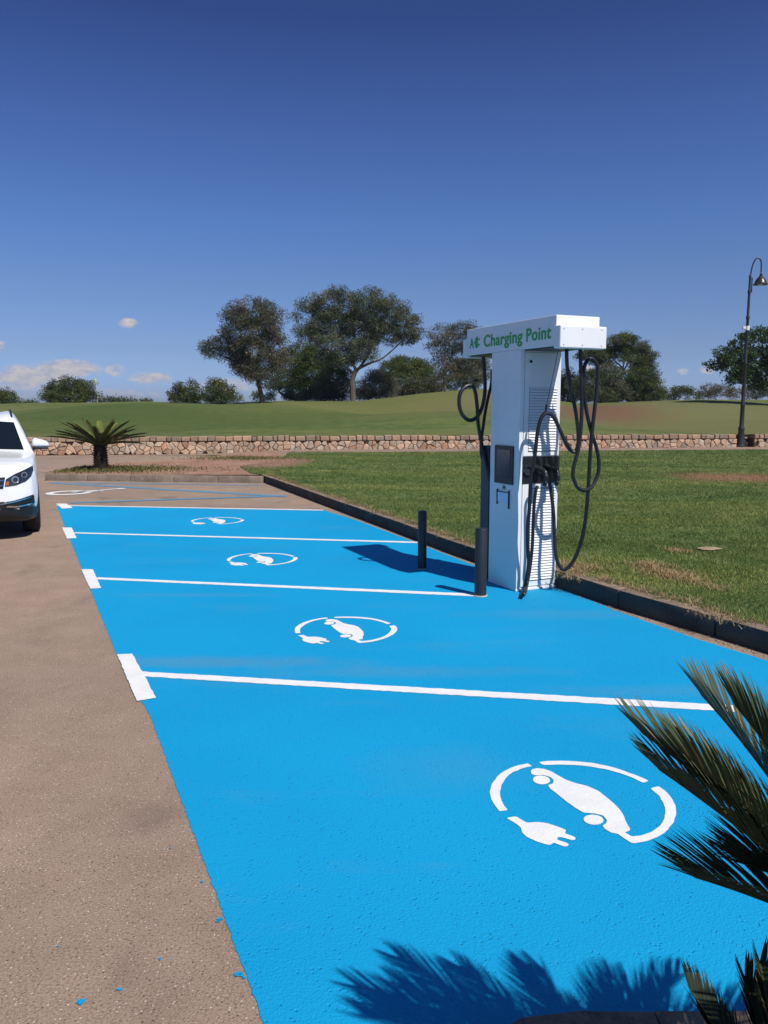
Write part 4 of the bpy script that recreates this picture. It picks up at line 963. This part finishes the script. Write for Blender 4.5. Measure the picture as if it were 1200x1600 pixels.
# doors with louvres on both ends
def end_face(yf, sgn):
    """sgn -1: face looks to -y"""
    def Bx(mb, x0, x1, d0, d1, z0, z1, b=.002):
        a, c = yf+sgn*d0, yf+sgn*d1; mb.bbox(x0, x1, min(a, c), max(a, c), z0, z1, b, 1)
    base = 0
    mb = MB()
    Bx(mb, .048, .430, .0, .010, 1.215, 2.118); dr = mb.build('upper_door', M['metal'], ch)
    mb = MB()
    for i in range(23):
        z = 1.27+i*.0245; Mx = Matrix.Translation((0, yf+sgn*.0125, z)) @ Matrix.Rotation(R(-28*sgn*-1), 4, 'X')
        mb.box(.10, .39, -.003, .003, -.0095, .0095, Mx)
    mb.build('louvre', M['metal'], dr)
    mb = MB(); Bx(mb, .096, .394, .0101, .0108, 1.25, 1.82, .0002); mb.build('vent_recess', M['vent'], dr)
    Mx = Matrix.Translation((.105, yf+sgn*.013, 2.04)) @ Matrix.Rotation(R(90), 4, 'X'); mb = MB(); mb.lathe([(.013, -.006), (.013, .006), (.006, .0065)], 12, Mx); mb.build('door_lock', M['gunmetal'], dr)
    mb = MB(); Bx(mb, .048, .430, .0, .010, .035, .965); dr = mb.build('lower_door', M['metal'], ch)
    mb = MB()
    for i in range(34):
        z = .10+i*.0245; Mx = Matrix.Translation((0, yf+sgn*.0125, z)) @ Matrix.Rotation(R(-28*sgn*-1), 4, 'X')
        mb.box(.135, .40, -.003, .003, -.0095, .0095, Mx)
    mb.build('louvre', M['metal'], dr)
    mb = MB(); Bx(mb, .131, .404, .0101, .0108, .08, .93, .0002); mb.build('vent_recess', M['vent'], dr)
    mb = MB(); Bx(mb, .042, .436, .0, .018, .972, 1.208, .003); sp_ = mb.build('socket_panel', M['black'], ch)
    mb = MB()
    for xx in (.09, .19, .31):
        Mx = Matrix.Translation((xx, yf+sgn*.025, 1.09)) @ Matrix.Rotation(R(90), 4, 'X'); mb.lathe([(.045, -.012), (.045, .012), (.036, .012), (.034, -.004)], 18, Mx)
    mb.build('socket_ring', M['gunmetal'], sp_, True)
end_face(.012, -1)
end_face(D_, 1)
# text face: screen, reader, slot
mb = MB(); mb.bbox(-.014, .002, .075, .375, .955, 1.30, .004); scn = mb.build('screen_frame', M['black'], ch)
mb = MB(); mb.bbox(-.0165, -.013, .115, .335, 1.005, 1.265, .001); mb.build('screen_glass', M['glass'], scn)
mb = MB(); mb.box(-.003, .001, .205, .245, .915, .925); mb.box(-.003, .001, .205, .215, .9, .94); mb.box(-.003, .001, .235, .245, .9, .94); mb.build('reader_mark', M['gunmetal'], ch)
mb = MB(); mb.box(-.014, -.001, .130, .138, .735, .90); mb.box(-.014, -.001, .322, .330, .76, .90); mb.box(-.010, -.001, .138, .322, .878, .882)
cs_ = mb.build('card_slot', M['black'], ch)
mb = MB(); mb.bbox(-.010, -.002, .142, .318, .785, .876, .003); mb.build('slot_plate', M['slot'], cs_)
# side cabinet on the far end
mb = MB(); mb.bbox(.0, .40, D_+.02, D_+.165, .02, 1.25, .006); cb = mb.build('side_cabinet', M['cabinet'], ch)
mb = MB(); mb.bbox(-.006, .41, D_+.018, D_+.172, 1.2505, 1.285, .004); mb.build('cabinet_lid', M['gunmetal'], cb)
# lettering
def text_mesh(txt, size, offset):
    cu = bpy.data.curves.new('t', 'FONT'); cu.body = txt; cu.size = size; cu.offset = offset; cu.extrude = .0012; cu.resolution_u = 4; cu.space_character = 1.06
    to = bpy.data.objects.new('t', cu); COL.objects.link(to); bpy.context.view_layer.update()
    me = bpy.data.meshes.new_from_object(to.evaluated_get(bpy.context.evaluated_depsgraph_get())); bpy.data.objects.remove(to); return me
def place_text(name, txt, size, y_start, y_end, z, off_):
    me = text_mesh(txt, size, off_); xs_ = [v.co.x for v in me.vertices]; x0, x1 = min(xs_), max(xs_); k = (y_start-y_end)/(x1-x0)
    for v in me.vertices: v.co = Vector((-.0022-v.co.z*.9 if False else -.0015+(-1)*v.co.z, y_start-(v.co.x-x0)*k, z+v.co.y))
    me.update(); o = link(name, me, M['green'], body, False, False); return o
place_text('lettering', 'Charging', .150, .615, -.015, 2.203, .0030)
place_text('lettering', 'Point', .150, -.075, -.425, 2.203, .0030)
place_text('lettering', 'A', .132, .872, .795, 2.205, .0030)
mb = MB()
def plate(pts, x0=-.0025, x1=.0005):
    n = len(pts); mb.add([(x0, y, z) for y, z in pts]+[(x1, y, z) for y, z in pts], [tuple(range(n)), tuple(range(2*n-1, n-1, -1))]+[(i, i+n, (i+1) % n+n, (i+1) % n) for i in range(n)])
cy_, cz_ = .735, 2.252
plate([(cy_+.012, cz_+.052), (cy_-.012, cz_+.052)]+[(cy_-.012-.034*math.sin(a)*0-.0, cz_+.052*math.cos(a)) for a in (0.9,)][:0]+[(cy_-.012, cz_-.052), (cy_+.012, cz_-.052)]+[(cy_+.012+.030*math.sin(a), cz_-.052*math.cos(a)) for a in np.linspace(.2, math.pi-.2, 9)])
plate([(cy_+.036, cz_+.008), (cy_+.058, cz_+.008), (cy_+.058, cz_-.008), (cy_+.036, cz_-.008)])
for dz_ in (.026, -.026): plate([(cy_-.012, cz_+dz_+.008), (cy_-.045, cz_+dz_+.008), (cy_-.045, cz_+dz_-.008), (cy_-.012, cz_+dz_-.008)])
mb.build('plug_emblem', M['green'], body)
# ---- cables
def C1(x, y): return (680+x/4, 460+y/4)
def C2(x, y): return (680+x/4, 680+y/4)
def cable(pts, rad=.0165, nm='charging_cable'):
    p = catmull([atS(x, y, s) for x, y, s in pts], 9); mb = MB(); mb.tube(p, rad, 10); return mb.build(nm, M['rubber'], ch, True, world=True)
# cable from the inner port, over the hook and down to the ground, back to the left connector
cA = [(*C1(822, 335), .30), (*C1(822, 400), .30), (*C1(828, 480), .30), (*C1(848, 600), .30), (*C1(872, 700), .29), (*C1(886, 790), .28), (*C1(894, 880), .28), (*C1(890, 950), .28), (*C1(868, 985), .27), (*C1(828, 950), .25), (*C1(785, 860), .23),
      (*C1(742, 770), .21), (*C1(700, 742), .20), (*C1(664, 770), .19), (*C1(640, 860), .18), (*C1(626, 980), .17), (*C1(610, 1090), .16), (*C2(600, 240), .15), (*C2(594, 340), .14), (*C2(588, 460), .13), (*C2(578, 580), .12), (*C2(578, 690), .11), (*C2(584, 790), .10), (*C2(574, 880), .09), (*C2(556, 960), .07),
      (*C2(537, 1000), .05)]
pA = catmull([atS(x, y, s) for x, y, s in cA], 9)
gp = [at(*C2(500, 1018), .022), at(*C2(528, 1012), .022), at(*C2(556, 985), .03)]
up = [atS(*C2(x, y), s) for x, y, s in ((574, 930, .05), (592, 830, .06), (606, 700, .07), (612, 560, .08), (618, 440, .09), (628, 350, .10), (640, 318, .10))]
pts = [atS(x, y, s) for x, y, s in cA]; pts[-1] = at(*C2(540, 1008), .022); 
mb = MB(); mb.tube(catmull(pts, 9), .0165, 10); mb.tube(catmull([at(*C2(540, 1008), .022), at(*C2(560, 985), .06)]+up, 9), .0150, 10); mb.build('charging_cable', M['rubber'], ch, True, world=True)
# cable from the outer port, loop, hook, long droop to the right connector
cB = [(*C1(907, 335), .38), (*C1(909, 430), .38), (*C1(914, 560), .38), (*C1(916, 700), .37), (*C1(911, 830), .37), (*C1(896, 960), .37), (*C1(870, 1060), .37), (*C1(861, 1120), .37), (*C2(864, 270), .37), (*C2(888, 325), .37), (*C2(930, 345), .37), (*C2(980, 320), .36), (*C2(1015, 250), .35), (*C2(1023, 170), .35),
      (*C2(1008, 80), .35), (*C2(985, 10), .35), (*C1(965, 820), .35), (*C1(942, 710), .35), (*C1(930, 600), .35), (*C1(926, 500), .35), (*C1(940, 430), .36), (*C1(972, 402), .37), (*C1(1004, 425), .38), (*C1(1017, 480), .38), (*C1(1012, 570), .38), (*C1(996, 720), .38), (*C1(980, 860), .38), (*C1(970, 980), .37), (*C1(963, 1100), .36),
      (*C2(955, 350), .35), (*C2(942, 500), .32), (*C2(918, 640), .29), (*C2(872, 770), .25), (*C2(815, 838), .22), (*C2(775, 815), .19), (*C2(752, 740), .17), (*C2(745, 620), .15), (*C2(740, 500), .13), (*C2(730, 400), .11), (*C2(718, 320), .09), (*C2(712, 280), .08)]
cable(cB)
# far side cables
cC = [(*C1(300, 388), -.62), (*C1(308, 480), -.62), (*C1(311, 600), -.62), (*C1(295, 700), -.62), (*C1(262, 765), -.62), (*C1(215, 787), -.62), (*C1(172, 755), -.62), (*C1(150, 690), -.62), (*C1(156, 620), -.62), (*C1(190, 575), -.62), (*C1(230, 572), -.62), (*C1(250, 610), -.62), (*C1(262, 700), -.62), (*C1(268, 800), -.61), (*C1(284, 900), -.60),
      (*C1(300, 980), -.56), (*C1(318, 1050), -.52), (*C2(332, 240), -.49), (*C2(345, 330), -.52)]
cable(cC, .0180)
cD = [(*C1(356, 470), -.66), (*C1(350, 560), -.66), (*C1(330, 650), -.66), (*C1(312, 740), -.66), (*C1(298, 840), -.65), (*C1(286, 930), -.64), (*C1(290, 1010), -.63), (*C2(312, 210), -.63), (*C2(322, 330), -.64), (*C2(320, 460), -.66), (*C2(308, 600), -.67), (*C2(290, 760), -.67)]
cable(cD, .0150)
# hooks and suspension wires
mb = MB(); mb.tube([atS(*C1(770, 345), .20), atS(*C1(697, 690), .20)], .0028, 5); mb.tube([atS(*C1(697, 690), .20), atS(*C1(690, 735), .20)], .011, 8); mb.build('suspension_wire', M['black'], ch, world=True)
mb = MB(); mb.tube([atS(*C1(975, 345), .37), atS(*C1(975, 398), .37)], .006, 6); mb.tube([atS(*C1(960, 380), .37), atS(*C1(990, 380), .37)], .005, 6); mb.build('suspension_wire', M['black'], ch, world=True)
mb = MB(); mb.tube([atS(*C1(300, 388), -.66), atS(*C1(250, 540), -.62), atS(*C1(232, 570), -.62)], .0035, 5); mb.tube([atS(*C1(236, 540), -.62), atS(*C1(268, 536), -.62)], .010, 6); mb.build('suspension_wire', M['black'], ch, world=True)
# connectors parked in the sockets
def connector(xx, z):
    mb = MB(); mb.lathe([(.036, 0), (.036, .05), (.03, .065), (.026, .09)], 16, Matrix.Translation((xx, -.015, z)) @ Matrix.Rotation(R(90), 4, 'X'))
    mb.tube(catmull([(xx, -.09, z), (xx+.004, -.125, z-.02), (xx+.004, -.14, z-.07), (xx+.002, -.12, z-.13)], 5), [.026]*6+[.022]*6+[.018]*4, 10)
    c_ = mb.build('connector', M['black'], ch, True); mb = MB(); mb.bbox(xx-.008, xx+.008, -.155, -.145, z-.10, z-.03, .003); mb.build('latch_button', M['steel'], c_)
connector(.19, 1.09); connector(.315, 1.09)

# ------------------------------------------------------------------ white car facing the camera
wc = at(58, 829); car_o = wc-V*.865-U*.86
car = empty('parked_car', (car_o.x, car_o.y, 0), -KA)
tag(car, 'white sport utility car facing the camera, cut off by the left picture edge', 'car')
#  y, zb, wbot, wmid, zmid, wsh, zsh, wtop, ztop, zctr
st = [(0.00, .34, .40, .52, .52, .50, .70, .42, .80, .82), (.04, .27, .60, .70, .52, .66, .76, .56, .86, .885), (.14, .23, .76, .83, .55, .79, .82, .68, .915, .945), (.32, .22, .83, .89, .58, .86, .88, .75, .955, .985), (.6, .22, .85, .905, .62, .885, .92, .79, .985, 1.02),
      (1.0, .22, .855, .915, .66, .895, .945, .82, 1.0, 1.04), (1.28, .22, .86, .915, .68, .90, .965, .835, 1.01, 1.065), (1.40, .22, .86, .915, .68, .90, .97, .83, 1.04, 1.09), (2.02, .22, .86, .915, .70, .885, 1.0, .69, 1.46, 1.50), (2.25, .22, .86, .915, .70, .885, 1.0, .67, 1.51, 1.555), (2.7, .22, .86, .915, .70, .885, 1.0, .66, 1.54, 1.59), (3.4, .22, .86, .915, .70, .885, 1.0, .65, 1.52, 1.57),
      (4.0, .24, .86, .91, .70, .88, 1.0, .62, 1.45, 1.50), (4.32, .28, .84, .89, .70, .86, .98, .68, 1.10, 1.14), (4.48, .32, .74, .80, .66, .78, .9, .60, .98, 1.0), (4.55, .4, .5, .6, .62, .6, .8, .5, .86, .87)]
def section(row):
    y, zb, wb, wm, zm, ws, zs, wt_, zt, zc = row
    cps = [Vector((0, 0, zb)), Vector((wb*.6, 0, zb)), Vector((wb, 0, zb+.02)), Vector(((wb+wm)/2+.012, 0, (zb+zm)/2)), Vector((wm, 0, zm)), Vector((ws, 0, zs)), Vector((wt_, 0, zt)), Vector((wt_*.62, 0, zc-.006-.25*(zc-zt))), Vector((0, 0, zc))]
    s = catmull(cps, 5)
    return [Vector((p.x, y, p.z)) for p in s]
ystat = np.array([r_[0] for r_ in st]); arr = np.array(st)
yq = np.concatenate([np.linspace(0, .6, 16), np.linspace(.6, 1.4, 14)[1:], np.linspace(1.4, 4.0, 40)[1:], np.linspace(4.0, 4.55, 12)[1:]])
secs = []
for y in yq:
    row = [y]+[float(np.interp(y, ystat, arr[:, k])) for k in range(1, 10)]; secs.append(section(row))
ns_ = len(secs[0]); full = []
for s_ in secs:
    left = [Vector((-p.x, p.y, p.z)) for p in s_[1:-1]][::-1]; full.append(s_+left)
nr_ = len(full[0]); cv = [p for s_ in full for p in s_]; cf = [(i*nr_+k, i*nr_+(k+1) % nr_, (i+1)*nr_+(k+1) % nr_, (i+1)*nr_+k) for i in range(len(full)-1) for k in range(nr_)]
cf.append(tuple(range(nr_))[::-1]); cf.append(tuple((len(full)-1)*nr_+k for k in range(nr_)))
bvh = BVHTree.FromPolygons(cv, cf)
WH = [(.88, 1), (.88, -1), (3.55, 1), (3.55, -1)]
cf_white, cf_black = [], []
for f in cf:
    c_ = sum((cv[i] for i in f), Vector())/len(f)
    if abs(c_.x) > .6 and any((c_.y-wy)**2+(c_.z-.36)**2 < .40**2 for wy, _ in WH): continue
    (cf_black if c_.z < (.41 if c_.y < 1.2 else .36) else cf_white).append(f)
bd = pymesh('body', cv, cf_white, M['carw'], car, smooth=True, world=False); pymesh('lower_cladding', cv, cf_black, M['carb'], bd, smooth=True, world=False)
def decal(name, poly, mat, axis, parent, off_=.006, cuts=3, org=None):
    """panel that follows the bodywork; axis 'f': poly=(x,z) seen from the front, 'sR'/'sL': poly=(y,z) seen from a side"""
    bm = bmesh.new(); vs_ = [bm.verts.new((a, b, 0)) for a, b in poly]; bm.faces.new(vs_); bmesh.ops.triangulate(bm, faces=bm.faces[:])
    for _ in range(cuts): bmesh.ops.subdivide_edges(bm, edges=bm.edges[:], cuts=1, use_grid_fill=True)
    bm.normal_update()
    for v in bm.verts:
        a, b = v.co.x, v.co.y
        if axis == 'f': o_, d_ = Vector((a, -2, b)), Vector((0, 1, 0))
        elif axis == 'r': o_, d_ = Vector((a, 7, b)), Vector((0, -1, 0))
        elif axis == 'sR': o_, d_ = Vector((3, a, b)), Vector((-1, 0, 0))
        else: o_, d_ = Vector((-3, a, b)), Vector((1, 0, 0))
        h_, nn, _, _ = bvh.ray_cast(o_, d_)
        v.co = (h_-d_*off_) if h_ is not None else o_+d_*2
    me = bpy.data.meshes.new(name); bm.to_mesh(me); bm.free(); return link(name, me, mat, parent, True, False)
decal('windscreen', [(-.765, 1.065), (0, 1.10), (.765, 1.065), (.655, 1.435), (.3, 1.46), (-.3, 1.46), (-.655, 1.435)], M['cargl'], 'f', car, .006, 4)
decal('grille', [(-.50, .66), (.50, .66), (.53, .80), (.3, .80), (-.3, .80), (-.53, .80)], M['carb'], 'f', car, .006, 3)
for z_ in (.70, .76): decal('grille_bar', [(-.50, z_-.008), (.50, z_-.008), (.52, z_+.008), (-.52, z_+.008)], M['chrome'], 'f', car, .014, 3)
decal('lower_intake', [(-.5, .40), (.5, .40), (.62, .50), (-.62, .50)], M['carb'], 'f', car, .006, 3)
decal('plate_holder', [(-.26, .52), (.26, .52), (.26, .62), (-.26, .62)], M['carw'], 'f', car, .02, 1)
for s_ in (1, -1):
    hl = decal('headlight', [(s_*x, z) for x, z in [(.52, .685), (.64, .695), (.76, .735), (.825, .79), (.855, .86), (.85, .915), (.77, .885), (.64, .835), (.535, .775)]], M['lens'], 'f', car, .008, 3)
    for (x_, z_, rr) in ((.64, .765, .042), (.745, .815, .036)):
        decal('reflector', [(s_*x_+rr*math.cos(a), z_+rr*math.sin(a)) for a in np.linspace(0, 2*math.pi, 13)[:-1]], M['steel'], 'f', hl, .013, 1)
        decal('bulb_cover', [(s_*x_+rr*.68*math.cos(a), z_+rr*.68*math.sin(a)) for a in np.linspace(0, 2*math.pi, 11)[:-1]], M['lens'], 'f', hl, .018, 1)
    decal('indicator', [(s_*x, z) for x, z in [(.535, .70), (.565, .705), (.565, .75), (.54, .74)]], M['amber'], 'f', hl, .013, 1)
    fg = decal('fog_lamp_surround', [(s_*x, z) for x, z in [(.40, .425), (.60, .405), (.82, .425), (.85, .45), (.845, .565), (.62, .51), (.40, .475)]], M['carb'], 'f', car, .007, 3)
    decal('fog_lamp_trim', [(s_*x, z) for x, z in [(.52, .43), (.64, .42), (.82, .44), (.82, .456), (.64, .438), (.54, .448)]], M['chrome'], 'f', fg, .013, 2)
    decal('fog_lamp_trim', [(s_*x, z) for x, z in [(.44, .475), (.62, .50), (.81, .545), (.81, .53), (.62, .487), (.46, .465)]], M['chrome'], 'f', fg, .013, 2)
    sx = 'sR' if s_ > 0 else 'sL'
    decal('side_window', [(1.62, 1.06), (2.55, 1.06), (2.55, 1.41), (2.2, 1.40), (1.95, 1.28)], M['cargl'], sx, car, .006, 4)
    decal('side_window', [(2.62, 1.06), (3.55, 1.08), (3.5, 1.37), (2.62, 1.41)], M['cargl'], sx, car, .006, 4)
    decal('side_window', [(3.62, 1.09), (3.98, 1.16), (3.85, 1.31), (3.6, 1.36)], M['cargl'], sx, car, .006, 3)
    decal('sill_trim', [(1.32, .27), (3.12, .27), (3.12, .38), (1.32, .38)], M['carb'], sx, car, .008, 3)
    for y_ in (1.75, 2.9):
        decal('door_handle', [(y_+.3, .93), (y_+.48, .93), (y_+.48, .955), (y_+.3, .955)], M['chrome'], sx, car, .02, 1)
    mb = MB(); mb.tube(catmull([(s_*.63, 2.05, 1.49), (s_*.62, 2.35, 1.56), (s_*.61, 3.0, 1.60), (s_*.60, 3.6, 1.57), (s_*.60, 3.85, 1.52)], 5), .016, 7); mb.build('roof_rail', M['gunmetal'], car, True)
    # mirror
    mb = MB(); mb.bbox(-.11, .11, -.055, .06, -.002, .125, .045, 4); me_ = mb.v
    for v in me_:
        v.z *= 1-.55*max(0, (v.x*1)/.11) if v.z > 0 else 1
        v.x *= s_; v += Vector((s_*.985, 1.55, 1.095))
    mr = mb.build('wing_mirror', M['carw'], car, True); mb = MB(); mb.bbox(-.105, .10, -.052, .055, -.028, .004, .012, 2)
    for v in mb.v: v.x *= s_; v += Vector((s_*.98, 1.55, 1.09))
    mb.tube([(s_*.82, 1.53, 1.03), (s_*.91, 1.54, 1.08)], [.03, .022], 8); mb.build('mirror_base', M['carb'], mr, True)
    mb = MB(); mb.bbox(.0, .008, -.09, .09, .0, .065, .003)
for (wy, s_) in WH:
    we = bpy.data.objects.new('wheel', None); COL.objects.link(we); we.parent = car; we.location = (s_*.80, wy, .355); we.empty_display_size = .1
    Mx = Matrix.Rotation(R(90), 4, 'Y')
    mb = MB(); mb.lathe([(.23, -.105), (.30, -.112), (.340, -.10), (.354, -.07), (.355, .07), (.340, .10), (.30, .112), (.23, .105), (.22, 0)], 32, Mx, False); mb.build('tyre', M['tyre'], we, True)
    mb = MB(); mb.lathe([(.235, -.09), (.225, .0), (.235, .09)], 28, Mx, False)
    mb.lathe([(.05, -.085*1), (.055, .085*1)], 14, Mx)
    for k in range(5):
        a = 2*math.pi*k/5; mb.tube([(s_*.075, .03*math.cos(a), .03*math.sin(a)), (s_*.085, .23*math.cos(a), .23*math.sin(a))], [.035, .025], 6)
    mb.build('rim', M['chrome'], we, True)
    # arch liner
    vs_ = []; fs_ = []
    for k in range(17):
        a = math.pi*1.25*k/16-math.pi*.125
        for xx in (.55, .885): vs_.append((s_*xx, wy+.405*math.cos(a), .36+.405*math.sin(a)))
    fs_ = [(2*k, 2*k+1, 2*k+3, 2*k+2) for k in range(16)]; 
    vs_ += [(s_*.56, wy, .36)]; fs_ += [(2*k, 2*k+2, len(vs_)-1) for k in range(16)]
    pymesh('arch_liner', vs_, fs_, M['carb'], bd, world=False)
mb = MB(); mb.box(-.62, .62, .5, 4.0, .2, .3); mb.build('underbody', M['carb'], car)

# ------------------------------------------------------------------ air
hz = MB(); hz.box(-5500, 5500, -55, 6500, -3.2, 40); t = NT('air'); t.t.nodes.remove(t.b)
pv = t.n('ShaderNodeVolumePrincipled'); pv.inputs['Color'].default_value = (.80, .88, 1, 1); pv.inputs['Density'].default_value = .00028; pv.inputs['Anisotropy'].default_value = .2
t.l(pv.outputs[0], t.out.inputs['Volume']); o = hz.build('haze', t.m); o['kind'] = 'stuff'
